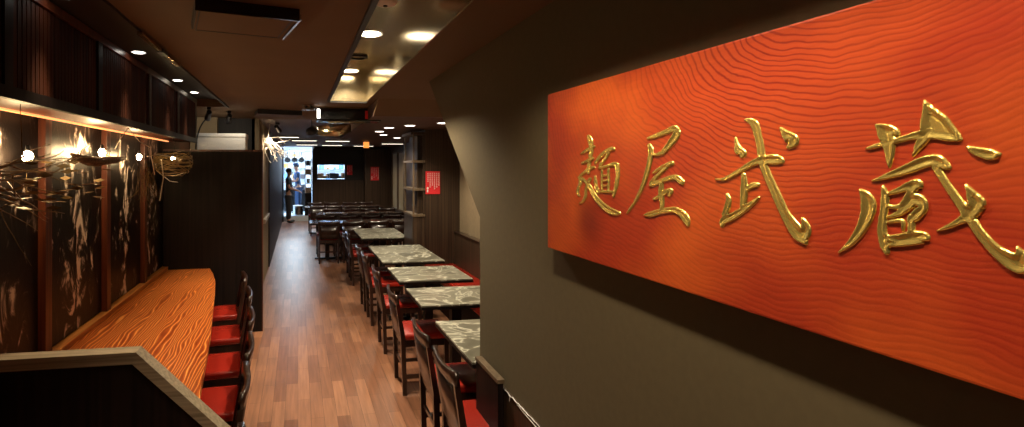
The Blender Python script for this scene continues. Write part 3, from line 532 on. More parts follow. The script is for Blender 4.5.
for y in gr:
    if YN < y < 4.0: MB().box(-1.10, -1.080, y-.03, y+.03, 2.088, 2.472).build('divider', 'blackwood', so)
MB().box(-1.34, -1.32, YN+.1, 5.7, 2.040, 2.049).build('led_strip', 'strip', so)
# art panels and posts on the left wall
sides = ['first', 'second', 'third', 'fourth', 'fifth']
posts = [-.56, .37, 1.30, 2.23, 3.16, 4.09, 5.03]
for i, (a, c) in enumerate(zip(posts, posts[1:]+[5.78])):
    if c < 1.2: continue
    lab = {3: 'silver flecked black art panel nearest the left picture edge, behind the branch', 4: 'silver flecked black art panel behind the driftwood branch and its bulb',
           5: 'silver flecked black art panel behind the hanging twig bundle', 6: 'narrow silver flecked art panel beside the dark screen'}.get(i, 'silver flecked black art panel nearest the camera')
    o = MB().box(-1.41, -1.398, a+.04, c-.04, .74, 2.05).build('art_panel', 'art', origin=(-1.404, (a+c)/2, 1.4)); tag(o, lab, 'wall panel', 'silver flecked art panels above the counter')
for i, y in enumerate(posts):
    if y < .5: continue
    struct(MB().box(-1.41, -1.36, y-.038, y+.038, .70, 2.05, .004).build('trim_%d' % (10+i), 'redwood'))
tag(MB().box(-1.41, -1.345, 2.22, 5.78, .70, .735, .003).build('counter_ledge', 'ledge'), 'honey coloured wooden ledge strip along the back of the counter', 'ledge')
# curved counter
edge = [(-.40, 2.24), (-.43, 2.45), (-.464, 2.613), (-.493, 2.9), (-.523, 3.205), (-.575, 3.65), (-.633, 4.095), (-.676, 4.43), (-.718, 4.758), (-.775, 5.15), (-.85, 5.5), (-.925, 5.78)]
ct_ = thing('bar_counter', 'long orange zebra-grain wooden counter with a curved front edge', 'counter', (0, 0, 0))
MB().prism([(-1.40, 2.24)]+edge+[(-1.40, 5.78)], 'z', .655, .70).build('countertop', 'counter', ct_)
m = MB()
for y in (2.45, 3.55, 4.65, 5.6): m.box(-1.40, -1.0, y-.02, y+.02, 0, .655)
m.box(-1.40, -1.36, 2.26, 5.76, 0, .655).build('support', 'blackwood', ct_)
# low partition, square across the room with a chamfered corner
lp = thing('low_partition', 'black low partition with grey oak cap in the left foreground', 'partition', (0, 0, 0))
Yp = 2.185; sl = (1.06-.73)/(.62-.305)
z2 = 1.06-(.62-.25)*sl
MB().prism([(-1.41, 0), (-.252, 0), (-.252, z2-.045), (-.632, 1.015), (-1.41, 1.015)], 'y', Yp-.02, Yp+.03).build('panel', 'blackwood', lp)
MB().prism([(-1.41, 1.015), (-.634, 1.015), (-.62, 1.06), (-1.41, 1.06)], 'y', Yp-.03, Yp+.045).build('cap', 'cap', lp)
MB().prism([(-.634, 1.015), (-.240, z2-.06+.006), (-.222, z2-.02), (-.62, 1.06)], 'y', Yp-.03, Yp+.045).build('cap', 'cap', lp)
MB().box(-1.41, -1.10, Yp-.06, Yp-.021, 0, 1.012).build('post', 'redwood', lp)
# tall screen, cupboard behind it and things on top
sc_ = thing('tall_screen', 'tall near-black wooden screen closing the far end of the counter', 'screen', (0, 0, 0))
MB().box(-1.40, -.385, 5.785, 5.83, 0, 1.945).build('panel', 'blackwood', sc_)
MB().box(-1.40, -.378, 5.78, 5.84, 1.945, 1.965).box(-.385, -.375, 5.78, 5.84, 0, 1.945).build('edge_trim', 'redwood', sc_)
cb = thing('storage_cabinet', 'dark storage cabinet hidden behind the tall black screen', 'cabinet', (-.95, 6.3, 0))
MB().box(-.38, .38, -.35, .35, 0, 1.92).build('body', 'blackwood', cb)
MB().box(-.36, -.005, -.365, -.35, .08, 1.88).build('door', 'panelwood', cb)
d = MB().box(.005, .36, -.365, -.35, .08, 1.88).build('door', 'panelwood', cb)
MB().box(.03, .045, -.385, -.365, .9, 1.05).build('handle', 'steel', d)
bx = thing('white_box', 'long white box resting on top of the cabinet behind the screen', 'box', (-.86, 6.25, 1.92))
MB().box(-.255, .27, -.15, .15, 0, .235, .006).build('body', 'white', bx)
MB().box(-.26, .275, -.155, .155, .20, .24, .004).build('lid', 'white', bx)

# light fixtures over the counter
dl = None
for i, (y, t) in enumerate([(2.45, 'nearest the camera, at the top picture edge'), (3.57, 'second from the camera'), (4.667, 'third from the camera'), (5.39, 'farthest from the camera')]):
    t = 'small recessed downlight over the counter, '+t
    if not dl:
        dl = r = thing('recessed_downlight', t, 'light', (-1.01, y, 2.52), 0, 'downlights over the counter')
        MB().lathe([(.036, 0), (.045, -.004), (.045, 0), (.036, .0)], (0, 0, -.001), 20).build('trim_ring', 'white', r)
        MB().lathe([(.0, -.005), (.034, -.005), (.034, -.001), (.0, -.001)], (0, 0, 0), 20).build('lamp_face', 'lampn', r)
    else: r = dup(dl, (-1.01, y, 2.52), 0, t)
    spot((-1.0, y, 2.50), (-.84, y, .7), 62, math.radians(50), (1, .76, .47), .9, .03)
spot((-1.0, 1.2, 2.50), (-.95, 1.2, .7), 20, math.radians(56), (1, .78, .50), .7, .04)
# light track along the ceiling edge and two spots at its far end
tr = thing('ceiling_track', 'thin brass coloured lighting track along the ceiling edge over the counter', 'light track', (-.74, 3.05, 2.425))
MB().box(-.012, .012, -.42, .38, -.018, 0).build('rail', 'brass', tr); MB().box(-.018, .018, -.05, .05, -.022, -.001).build('feed_box', 'metal', tr)
tl = None
for i, (x, y, z, t) in enumerate([(-.97, 5.98, 2.43, 'black track spotlight at the end of the overhead cupboard'), (-.80, 6.35, 2.43, 'black spotlight washing the beige wall above the white box'), (-.30, 7.9, 2.43, 'round spotlight above the tangle of pale wire')]):
    if not tl:
        tl = r = thing('spotlight', t, 'light', (x, y, z), .3, 'small black ceiling spotlights')
        MB().box(-.02, .02, -.03, .03, -.02, .009).build('base', 'metal', r)
        MB().tube([(0, 0, -.02), (0, 0, -.07)], .007).build('stem', 'metal', r)
        MB().tube([(0, -.05, -.05), (0, .03, -.09), (0, .07, -.11)], [.028, .033, .036], 14).build('lamp_shade', 'metal', r)
        MB().tube([(0, .070, -.110), (0, .074, -.112)], [.031, .031], 14).build('lamp_face', 'lampn', r)
    else: r = dup(tl, (x, y, z), .3 if i < 2 else -.4, t)
spot((-.95, 6.1, 2.28), (-1.1, 7.2, 2.1), 14, math.radians(75), (1, .85, .62), .6)
spot((-.62, 5.95, 2.40), (-.86, 6.2, 2.0), 8, math.radians(90), (1, .85, .62), .6)
spot((-.30, 7.9, 2.30), (-.54, 8.6, 1.4), 40, math.radians(110), (1, .82, .6), .6)
m = MB(); pts = [(-1.12+.16*(1-math.cos(t)), 6.05+.0*t, 1.93+.40*math.sin(t)) for t in [k*PI/2/14 for k in range(15)]]
tag(m.tube(pts, .008, 6).build('arched_cable', 'cable'), 'thin black cable arching over the white box', 'cable')

# ------------------------------------------------ branches and bulbs hanging over the counter
def wander(p, d, n, step, r0, r1, mb, jit=.35, forks=0, seg=6):
    p = Vector(p); d = Vector(d).normalized(); pts = [p.copy()]
    for i in range(n):
        d = (d+Vector((random.uniform(-jit, jit), random.uniform(-jit, jit), random.uniform(-jit, jit)))*.6).normalized()
        p = p+d*step; p.x = min(max(p.x, -1.34), -.9); pts.append(p.copy())
        if forks and random.random() < .45 and i < n-1:
            d2 = (d+Vector((random.uniform(-1, 1), random.uniform(-1, 1), random.uniform(-1, 1)))*.8).normalized()
            wander(p, d2, max(3, n-i-2), step*.8, r0*.55, r1*.6, mb, jit, forks-1, seg)
    mb.tube(pts, [r0+(r1-r0)*i/n for i in range(n+1)], seg)
def bulb_on(parent, x, y, z, pw, s=.02):
    b = MB().ball((x, y, z), s, (1, 1, 1.25)).build('bulb', 'bulb', parent, True)
    MB().lathe([(.009, 0), (.011, .012), (.009, .03)], (x, y, z+s*1.1), 10).build('socket', 'metal', b)
    point((x-.045, y, z), pw*2.2, (1, .66, .32), .025)
random.seed(11)
dw = thing('driftwood_branch', 'dark horizontal driftwood branch with a glowing bulb before the art panel', 'branch', (0, 0, 0))
m = MB(); pts = [(-1.27, 3.22, 1.855), (-1.26, 3.30, 1.83), (-1.25, 3.42, 1.815), (-1.25, 3.58, 1.815), (-1.25, 3.74, 1.825), (-1.25, 3.90, 1.83), (-1.26, 4.10, 1.845)]
m.tube(pts, [.008, .022, .030, .032, .028, .024, .012], 9)
for k in range(9): wander(pts[1+k % 5], (random.uniform(-.2, .4), random.uniform(-.6, .6), 1), 3, .016, .006, .002, m)
m.build('branch', 'bark', dw, True); bulb_on(dw, -1.28, 3.72, 1.875, 2.6, .022)
m = MB(); m.tube([(-1.12, 3.72, 2.04), (-1.15, 3.66, 1.96), (-1.2, 3.72, 1.90)], .003, 5).tube([(-1.12, 3.72, 2.04), (-1.11, 3.95, 1.96), (-1.12, 4.25, 1.93)], .003, 5).build('cord', 'wire', dw)
lf = thing('gilded_branch', 'gilded leafy branch with a lamp at the left picture edge', 'branch', (0, 0, 0))
m = MB()
for k in range(7): wander((-1.15, 1.95+.1*random.random(), 1.70+.07*random.random()), (random.uniform(-.05, .1), 1, random.uniform(-.18, .22)), 12, .07, .006, .0015, m, .18, 1, 5)
m.build('stem', 'twig', lf, True)
m = MB()
for k in range(60):
    y = random.uniform(2.3, 3.1); z = 1.72+random.uniform(-.09, .08)*(1.2 if y < 3 else .8); x = random.uniform(-1.25, -1.0); a = random.uniform(0, 6.3)
    d = Vector((random.uniform(-.3, .3), math.cos(a), math.sin(a)*.6)).normalized()*random.uniform(.014, .030); s = Vector((.2, -d.z, d.y))*.16
    P = Vector((x, y, z)); n_ = Vector((.004, 0, 0)); q = [m.b.verts.new(P+v) for v in (Vector(), d*.5+s, d, d*.5-s, d*.5+n_)]
    for t in ((0, 1, 4), (1, 2, 4), (2, 3, 4), (3, 0, 4)): m.b.faces.new([q[i] for i in t])
m.build('leaf', 'twig', lf)['kind'] = 'stuff'
bulb_on(lf, -1.29, 2.78, 1.83, 2.4, .024)
wb = thing('wire_basket_lamp', 'round woven wire basket lamp glowing near the dark screen', 'lamp', (-1.12, 5.0, 1.83))
m = MB()
for k in range(26):
    a, e = random.uniform(0, 2*PI), random.uniform(-.5, .5); n1 = Vector((math.cos(a)*math.sin(e), math.sin(a)*math.sin(e), math.cos(e)))
    u = n1.cross(Vector((1, .3, 0))).normalized(); v = n1.cross(u); off = random.uniform(-.09, .07); r = math.sqrt(max(.02, 1-(off/.13)**2))
    s = random.uniform(0, 6); L = random.uniform(3, 6.2)
    m.tube([Vector((n1*off)+(u*math.cos(s+t*L/18)*.17*r*1.0+v*math.sin(s+t*L/18)*.17*r))+Vector((0, 0, random.uniform(-.004, .004))) for t in range(19)], .0032, 4)
m.build('lamp_shade', 'twig', wb)
b_ = MB().ball((0, 0, .03), .02).build('bulb', 'bulb', wb, True); point((-1.12, 5.0, 1.86), 1.6, (1, .62, .3), .02)
MB().tube([(0, 0, .05), (.01, .01, .13), (0, 0, .215)], .003, 5).build('cord', 'cable', wb)
tb = thing('twig_bundle', 'hanging bundle of fine gilded twigs below a bulb over the counter', 'branch', (0, 0, 0))
m = MB()
for k in range(26): wander((-1.15+random.uniform(-.03, .03), 4.25+random.uniform(-.10, .12), 1.82-random.uniform(0, .12)), (random.uniform(-.2, .2), random.uniform(-.5, .5), -1), 7, .035, .003, .0015, m, .5, 0, 4)
m.build('twig', 'twig', tb)
m = MB(); m.tube([(-1.08, 4.42, 1.84), (-1.05, 4.36, 1.70), (-1.05, 4.25, 1.52)], .004, 5)
m.tube([(-1.1, 4.1, 1.86), (-1.1, 4.4, 1.88), (-1.12, 4.9, 1.87), (-1.12, 5.4, 1.86)], .004, 5).tube([(-1.1, 4.2, 1.87), (-1.09, 4.26, 1.72)], .004, 5)
m.tube([(-1.1, 4.35, 1.75), (-1.08, 4.7, 1.66), (-1.08, 5.0, 1.64)], .003, 5).build('cane', 'wire', tb)
bulb_on(tb, -1.27, 4.50, 1.86, 1.6, .02)
wt = thing('wire_tangle', 'tangle of pale branching wire hanging from the corridor wall', 'decoration', (0, 0, 0))
m = MB(); random.seed(5)
for k in range(22):
    p = Vector((-.44+random.uniform(-.05, .05), 8.3+random.uniform(-.4, .4), 2.22)); d = Vector((random.uniform(-.2, .5), random.uniform(-.4, .4), -1)).normalized(); pts = [p]
    for i in range(8):
        d = (d+Vector((random.uniform(-.5, .6), random.uniform(-.5, .5), random.uniform(-.5, .5)))).normalized(); p = p+d*.055; p.x = min(max(p.x, -.52), -.12); pts.append(p)
    m.tube(pts, .006, 4)
m.tube([(-.53, 8.3, 2.22), (-.3, 8.3, 2.25), (-.2, 8.35, 2.15)], .008, 5).tube([(-.45, 8.1, 2.22), (-.42, 8.1, 2.43)], .006, 5)
m.build('wire', 'wire', wt)
tag(MB().box(-.52, -.48, 8.0, 9.2, .93, .99, .006).build('handrail', 'wire'), 'short pale handrail on the beige corridor wall', 'handrail')

# ================================================================== chairs
def make_chair(label, group):
    t = thing('dining_chair', label, 'chair', (0, 0, 0), 0, group)     # faces +x, back at x = -.2
    MB().box(-.17, .20, -.185, .185, .425, .475, .018).build('seat', 'red', t, True)
    m = MB()
    for s in (-1, 1): m.box(-.17, .185, s*.165-.012, s*.165+.012, .375, .425)
    m.box(.165, .188, -.165, .165, .375, .425).box(-.18, -.16, -.165, .165, .375, .425).build('seat_frame', 'chair', t)
    for s in (-1, 1):
        m = MB(); m.beam((-.165, s*.172, 0), (-.178, s*.172, .44), .032, .030, .036, .030); m.beam((-.178, s*.172, .44), (-.225, s*.178, .725), .036, .030, .026, .028)
        m.build('leg', 'chair', t)
        MB().beam((.178, s*.165, 0), (.172, s*.165, .425), .030, .030, .034, .034).build('leg', 'chair', t)
    # bowed crest and lower back panel
    def bowed(z0, z1, xo, hw, bow, th, lift=0):
        m = MB(); n = 8; rows = []
        for i in range(n+1):
            u = -1+2*i/n; y = u*hw; x = xo-bow*(1-u*u); up = lift*u*u
            rows.append([m.b.verts.new(c) for c in ((x-th/2-(0), y, z0), (x+th/2, y, z0), (x+th/2-(z1-z0)*.15, y, z1+up), (x-th/2-(z1-z0)*.15, y, z1+up))])
        for a, c in zip(rows, rows[1:]):
            for k in range(4): m.b.faces.new((a[k], a[(k+1) % 4], c[(k+1) % 4], c[k]))
        m.b.faces.new(rows[0][::-1]); m.b.faces.new(rows[-1]); return m
    bowed(.715, .772, -.222, .198, .022, .024, .014).build('crest_rail', 'chair', t, True)
    bowed(.455, .690, -.188, .164, .016, .018).build('backrest', 'chair', t, True)
    MB().box(-.172, -.158, -.16, .16, .20, .225).build('stretcher', 'chair', t)
    for s in (-1, 1): MB().box(-.16, .165, s*.168-.009, s*.168+.009, .13, .155).build('stretcher', 'chair', t)
    return t
proto = None
def chair(x, y, rz, label, group):
    global proto
    if proto is None:
        proto = make_chair(label, group); proto.location = (x, y, 0); proto.rotation_euler = (0, 0, rz); return proto
    return dup(proto, (x, y, 0), rz, label, group)
G1 = 'red seated chairs along the wooden counter'
crest = [(-.485, 4.92), (-.385, 4.27), (-.315, 3.62), (-.273, 3.04), (-.250, 2.54), (-.198, 1.88)]
nm = ['red seated counter chair farthest from the camera, beside the tall dark screen', 'red seated counter chair second from the tall dark screen', 'red seated counter chair third from the tall dark screen',
      'red seated counter chair fourth from the tall dark screen', 'counter chair just behind the capped low partition', 'chair in front of the low partition with only its back corner in view']
for i, (x, y) in enumerate(crest):
    tx = crest[max(0, i-1)][0]-crest[min(5, i+1)][0]; ty = crest[max(0, i-1)][1]-crest[min(5, i+1)][1]
    a = PI+math.atan2(-tx, ty); chair(x-.235, y, a, nm[i], G1)
G2 = 'chairs facing the stone tables by the bench'
for y, t in [(2.62, 'dark wooden chair at the nearest stone table, closest to the picture bottom'), (3.17, 'dark wooden chair at the far side of the nearest stone table'), (4.15, 'dark wooden chair with red seat at the second stone table from the camera'),
             (5.06, 'dark wooden chair with red seat at the third stone table from the camera'), (5.95, 'dark wooden chair at the near half of the fourth stone table'), (6.55, 'dark wooden chair at the far half of the fourth stone table'),
             (7.95, 'dark wooden chair at the near half of the fifth stone table'), (8.55, 'dark wooden chair at the far half of the fifth stone table')]:
    chair(.985, y, 0, t, G2)

# ================================================================== tables
def table(x0, x1, y0, y1, label, group, top='stone'):
    cx, cy = (x0+x1)/2, (y0+y1)/2; hx, hy = (x1-x0)/2, (y1-y0)/2
    t = thing('restaurant_table', label, 'table', (cx, cy, 0), 0, group)
    MB().box(-hx, hx, -hy, hy, .708, .72, .002).build('tabletop', top, t)
    MB().box(-hx, hx, -hy, hy, .685, .707, .003).build('underframe', 'blackwood', t)
    for s in ((-1, 1) if hy > .45 or hx > .48 else (0,)):
        ox, oy = (0, s*(hy-.28)) if hy >= hx else (s*(hx-.34), 0)
        MB().box(ox-.04, ox+.04, oy-.04, oy+.04, .02, .685, .004).build('column', 'metal', t)
        MB().box(ox-.24, ox+.24, oy-.035, oy+.035, 0, .03, .005).box(ox-.035, ox+.035, oy-.2, oy+.2, 0, .028, .005).build('foot', 'metal', t)
    return t
G3 = 'veined stone topped tables along the bench'
for a in [(2.70, 3.463, 'veined stone table nearest the camera, half hidden by the olive wall'), (3.86, 4.45, 'small square stone table, second from the camera'), (4.725, 5.405, 'small square stone table, third from the camera'),
          (5.70, 6.93, 'long stone table, fourth from the camera'), (7.67, 8.9, 'long stone table, fifth from the camera, cut by the shelf column')]:
    table(.93, 1.64, a[0], a[1], a[2], G3)
# end panel at the nearest table
ep = thing('end_panel', 'low dark end panel standing against the wall end beside the nearest table', 'partition', (.965, 2.53, 0))
MB().box(-.015, .012, -.15, .16, 0, .735).build('panel', 'blackwood', ep); MB().box(-.02, .017, -.156, .166, .735, .755, .003).build('cap', 'cap2', ep)
# bench
bn = thing('bench_seat', 'long red upholstered bench with dark wooden back along the alcove wall', 'bench', (0, 0, 0))
MB().box(1.72, 2.14, 1.7, 6.98, .34, .44, .02).build('seat', 'red', bn)
MB().box(1.74, 2.14, 1.7, 6.98, 0, .34).build('base', 'blackwood', bn)
MB().box(2.145, 2.225, 1.7, 6.98, 0, .86, .004).build('backrest', 'panelwood', bn)
MB().box(2.135, 2.228, 1.7, 6.98, .86, .882, .003).build('cap', 'chair', bn)

# far dining area: long table runs with chairs on both sides
ordn = ['leftmost', 'second from the left', 'third from the left', 'rightmost']
def row(xs, y, rz, desc, group):
    for x, o in zip(xs, ordn): chair(x, y, rz, 'dark chair %s in %s' % (o, desc), group)
row((.56, 1.01, 1.48, 1.93), 9.80, PI/2, 'nearest row of the far dining area', 'chairs in the nearest row of the far dining area')
row((.55, 1.02, 1.50, 1.95), 10.52, -PI/2, 'row facing the camera at the nearest far table', 'chairs facing the camera at the nearest far tables')
row((.77, 1.25, 1.70, 2.15), 11.55, PI/2, 'near side row of the middle tables', 'chairs at the near side of the middle far tables')
row((.77, 1.25, 1.70, 2.15), 12.30, -PI/2, 'far side row of the middle far tables', 'chairs at the far side of the middle far tables')
row((.50, .93, 1.44, 1.90), 13.66, PI/2, 'near side row of the rearmost tables', 'chairs at the near side of the rearmost tables')
row((.47, .92, 1.44, 1.90), 14.49, -PI/2, 'far side row of the rearmost tables', 'chairs at the far side of the rearmost tables')
k = 0
for y0, y1, nme in ((9.86, 10.46, 'nearest'), (11.61, 12.24, 'middle'), (13.76, 14.39, 'rearmost')):
    for x0, x1, sd in ((.22 if k == 0 else .42 if k == 2 else .18, 1.24, 'left'), (1.26, 2.25, 'right')):
        table(x0, x1, y0, y1, '%s dark table of the %s far dining row' % (sd, nme), 'dark tables of the far dining area', 'tabledark'); k += 1

# ================================================================== shelf column, posters
cs = thing('corner_shelf', 'dark wooden open corner shelf at the left end of the panelled column', 'shelf', (1.56, 7.0, 0))
MB().box(0, .168, .005, .60, 0, 1.10).build('lower_body', 'panelwood', cs)
for z in (1.115, 1.475, 1.86):
    MB().box(-.012, .168, -.012, .60, z-.02, z+.012).build('shelf', 'cap2', cs)
MB().box(-.03, .168, -.03, .62, 2.225, 2.262).build('cornice', 'panelwood', cs)
for x, y in ((.0, 0), (.0, .56), (.145, 0)):
    MB().box(x, x+.022, y, y+.028, 1.127, 2.225).build('upright', 'panelwood' if x else 'cap2', cs)
MB().box(.085, .168, .10, .60, 1.13, 2.22).build('back_panel', 'panelwood', cs)
def poster(cx, y, cz, w, h, label, n, seed):
    random.seed(seed)
    t = thing('poster', label, 'poster', (cx, y, cz))
    MB().box(-w/2, w/2, -.003, .003, -h/2, h/2).build('sheet', 'redglow', t)
    m = MB()
    for k in range(n):
        x = w*(-.34+.76*(n-1-k)/(n-1)); z = h*.40; sz = h*.036
        end = -h*random.uniform(.1, .38) if k != n-1 else h*.0
        while z > end:
            for q in range(3):
                a, c = random.uniform(-.5, .5), random.uniform(-.5, .5)
                m.box(x-sz*.75, x+sz*.75, -.0045, -.0031, z-sz*.15+sz*(q-1)*.6, z+sz*.1+sz*(q-1)*.6)
            m.box(x-sz*.12, x+sz*.12, -.0045, -.0031, z-sz*.8, z+sz*.8); z -= sz*2.3
    m.build('lettering', 'ink', t)
    m = MB(); m.ball((-w*.36, -.004, -h*.24), w*.07, (1, .02, 1)).box(-w*.40, -w*.32, -.0045, -.0031, -h*.42, -h*.30).build('picture', 'ink', t)
    return t
poster(1.84, 6.994, 1.563, .205, .315, 'red poster with white vertical writing on the panelled column', 6, 1)
poster(2.47, 16.79, 1.563, .27, .44, 'small red and white poster on the far pier', 4, 2)
t = poster(1.685, 17.19, 1.68, .18, .33, 'dim dark red poster beside the serving hatch', 3, 4)
# framed panes on the far right wall
for i, (y, t) in enumerate(((14.9, 'nearer tall framed beige pane on the far right wall'), (15.9, 'farther tall framed beige pane on the far right wall'))):
    wn = thing('framed_pane', t, 'pane', (2.985, y, 1.35), 0, 'tall framed panes on the far right wall')
    MB().box(-.006, .01, -.38, .38, -.82, .84).build('pane', 'pane', wn)
    m = MB(); m.box(-.03, .012, -.44, -.38, -.86, .88).box(-.03, .012, .38, .44, -.86, .88).box(-.03, .012, -.38, .38, .84, .88).box(-.03, .012, -.38, .38, -.86, -.82)
    m.build('frame', 'cap2', wn)

# ================================================================== ceiling things
# lamps in the brass recess
bl = None; k = 0
for y, t in [(-.5, 'behind the viewpoint'), (.62, 'over the signboard'), (1.45, 'over the far half of the signboard'), (3.59, 'second visible'), (5.0, 'farthest')]:
    t = {0: 'round recessed lamp in the brass ceiling channel behind the viewpoint', 1: 'round recessed lamp in the brass channel over the middle of the signboard', 2: 'round recessed lamp in the brass channel over the end of the signboard',
         3: 'larger of the two glowing recessed lamps seen in the brass channel', 4: 'smaller, farther glowing recessed lamp seen in the brass channel'}[k]; k += 1
    if not bl:
        bl = thing('recessed_lamp', t, 'light', (.495, y, 2.71), 0, 'round lamps in the brass ceiling channel')
        MB().lathe([(.072, 0), (.088, -.006), (.088, -.001), (.072, -.001)], (0, 0, 0), 28).build('trim_ring', 'white', bl)
        MB().lathe([(0, -.009), (.070, -.008), (.070, -.001), (0, -.001)], (0, 0, 0), 28).build('lamp_face', 'lampw', bl)
    else: dup(bl, (.495, y, 2.71), 0, t)
spot((.495, .62, 2.69), (.56, .62, 0), 74, math.radians(120), (1, .80, .52), .6, .05)
spot((.495, 1.45, 2.69), (.56, 1.45, 0), 70, math.radians(120), (1, .80, .52), .6, .05)
spot((.495, -.5, 2.69), (.52, -.5, 0), 30, math.radians(120), (1, .80, .52), .6, .05)
spot((.495, 3.59, 2.69), (.495, 3.59, 0), 235, math.radians(125), (1, .83, .58), .6, .05)
spot((.495, 4.97, 2.69), (.495, 4.97, 0), 235, math.radians(125), (1, .83, .58), .6, .05)
sd = thing('smoke_detector', 'round white smoke detector in the brass channel at the top picture edge', 'smoke detector', (.48, 2.86, 2.71))
MB().lathe([(0, -.03), (.03, -.03), (.062, -.022), (.07, -.008), (.07, -.001), (0, -.001)], (0, 0, 0), 24).build('body', 'ink', sd, False)
MB().lathe([(0, -.036), (.012, -.036), (.012, -.030), (0, -.030)], (0, 0, 0), 12).build('sensor', 'blackink', sd)
cv = thing('round_vent', 'unlit round brass fitting between the two glowing recessed lamps', 'vent', (.495, 4.36, 2.71))
MB().lathe([(.06, -.002), (.062, -.014), (.085, -.012), (.088, -.001), (.06, -.001)], (0, 0, 0), 26).build('ring', 'metal', cv)
MB().lathe([(0, -.004), (.058, -.004), (.058, -.001), (0, -.001)], (0, 0, 0), 26).build('cover', 'brass', cv)
# ceiling air conditioner and vents
ac = thing('ceiling_air_conditioner', 'square brown ceiling air conditioner panel with black intake edge at the top left', 'air conditioner', (-.235, 2.34, CEIL), math.radians(13))
MB().box(-.196, .200, -.170, .185, -.042, -.032, .002).build('panel', 'ceil', ac)
MB().box(-.205, .205, -.178, .195, -.032, 0).build('housing', 'black', ac)
MB().box(-.19, .19, .160, .168, -.0435, -.042).box(-.19, -.184, -.16, .16, -.0435, -.042).box(.178, .184, -.16, .16, -.0435, -.042).build('grille_seam', 'black', ac)
MB().box(.205, .214, -.178, .19, -.044, -.02).build('side_rail', 'steel', ac)
MB().box(-.205, .205, -.186, -.175, -.050, 0).build('intake', 'blackgloss', ac)
v2 = thing('ceiling_air_conditioner', 'black ceiling air outlet over the corridor, farther along', 'air conditioner', (-.24, 6.3, CEIL), math.radians(12))
MB().box(-.25, .25, -.18, .18, -.05, -.04).build('panel', 'dropceil', v2); MB().box(-.255, .255, -.19, -.178, -.055, -.001).box(-.24, .24, -.17, .17, -.04, -.001).build('housing', 'black', v2)
ab = thing('air_curtain', 'long glossy black air curtain across the end of the brass channel', 'air curtain', (.53, 5.80, CEIL-.001))
MB().box(-.33, .38, -.10, .16, -.155, 0, .02).build('housing', 'blackgloss', ab)
MB().box(-.325, -.295, -.110, -.10, -.13, -.03).build('lit_end', 'lampn', ab)  # glowing patch imitates light falling on the housing's left end
MB().box(-.36, .41, -.12, .17, -.012, 0).build('mounting_plate', 'brass', ab)
MB().box(-.2, .2, -.05, .10, -.17, -.155).build('outlet', 'brass', ab)
part_label(MB().box(.20, .26, -.108, -.1005, -.13, -.04).build('sticker', 'redglow', ab), 'small red sticker')
cm = thing('emergency_light', 'small grey ceiling unit with two round lenses left of the black air curtain', 'light', (.11, 5.55, CEIL-.001))
MB().box(-.07, .06, -.05, .06, -.06, 0, .01).build('body', 'steel', cm)
MB().ball((-.025, -.05, -.032), .018).ball((.03, -.05, -.032), .018).build('lens', 'blackink', cm)
dc = thing('ceiling_duct', 'curved brass toned duct crossing the ceiling beyond the air curtain', 'duct', (0, 0, 0))
MB().tube([(.22, 7.8, 2.33), (.35, 7.65, 2.31), (.55, 7.55, 2.30), (.75, 7.6, 2.36), (.752, 7.6, 2.36)], [.05, .08, .085, .07, .02], 16).build('pipe', 'brass', dc, True)
MB().box(.45, .49, 7.5, 7.6, 2.36, 2.439).build('hanger', 'metal', dc)
ps = thing('pendant_spotlight', 'black round pendant spotlight shining onto the curved duct', 'light', (.19, 7.35, CEIL-.001))
MB().tube([(0, 0, 0), (0, 0, -.10)], .008).build('stem', 'metal', ps)
MB().tube([(-.05, -.05, -.17), (0, 0, -.155), (.045, .045, -.14)], [.045, .065, .06], 16).build('lamp_shade', 'metal', ps, True)
MB().tube([(.046, .046, -.140), (.052, .052, -.139)], .052, 16).build('lamp_face', 'lampw', ps)
spot((.26, 7.43, 2.30), (.6, 7.65, 2.33), 8, math.radians(100), (1, .8, .5), .5)
# disc downlights in the dropped ceiling
rd = None
for x, y, z, t in [(1.67, 5.88, 2.30, 'round downlight beside the slanting wall end, above the bench'), (1.366, 6.297, 2.30, 'brightest round downlight of the dropped ceiling, above the shelf column'), (1.174, 6.709, 2.30, 'round downlight left of the brightest one in the dropped ceiling'),
                (1.160, 7.422, 2.30, 'leftmost round downlight of the dropped ceiling'), (1.348, 8.21, 2.30, 'round downlight of the dropped ceiling beyond the leftmost one'), (1.72, 9.005, 2.30, 'farthest round downlight of the dropped ceiling')]:
    if not rd:
        rd = thing('disc_downlight', t, 'light', (x, y, z), 0, 'round downlights in the dropped ceiling')
        MB().lathe([(.060, -.001), (.065, -.010), (.076, -.008), (.076, -.001)], (0, 0, 0), 22).build('trim_ring', 'white', rd)
        MB().lathe([(0, -.009), (.060, -.009), (.060, -.001), (0, -.001)], (0, 0, 0), 22).build('lamp_face', 'lampn', rd)
    else: dup(rd, (x, y, z), 0, t)
    spot((x, y, z-.02), (x, y, 0), 48, math.radians(130), (1, .84, .60), .6, .05)
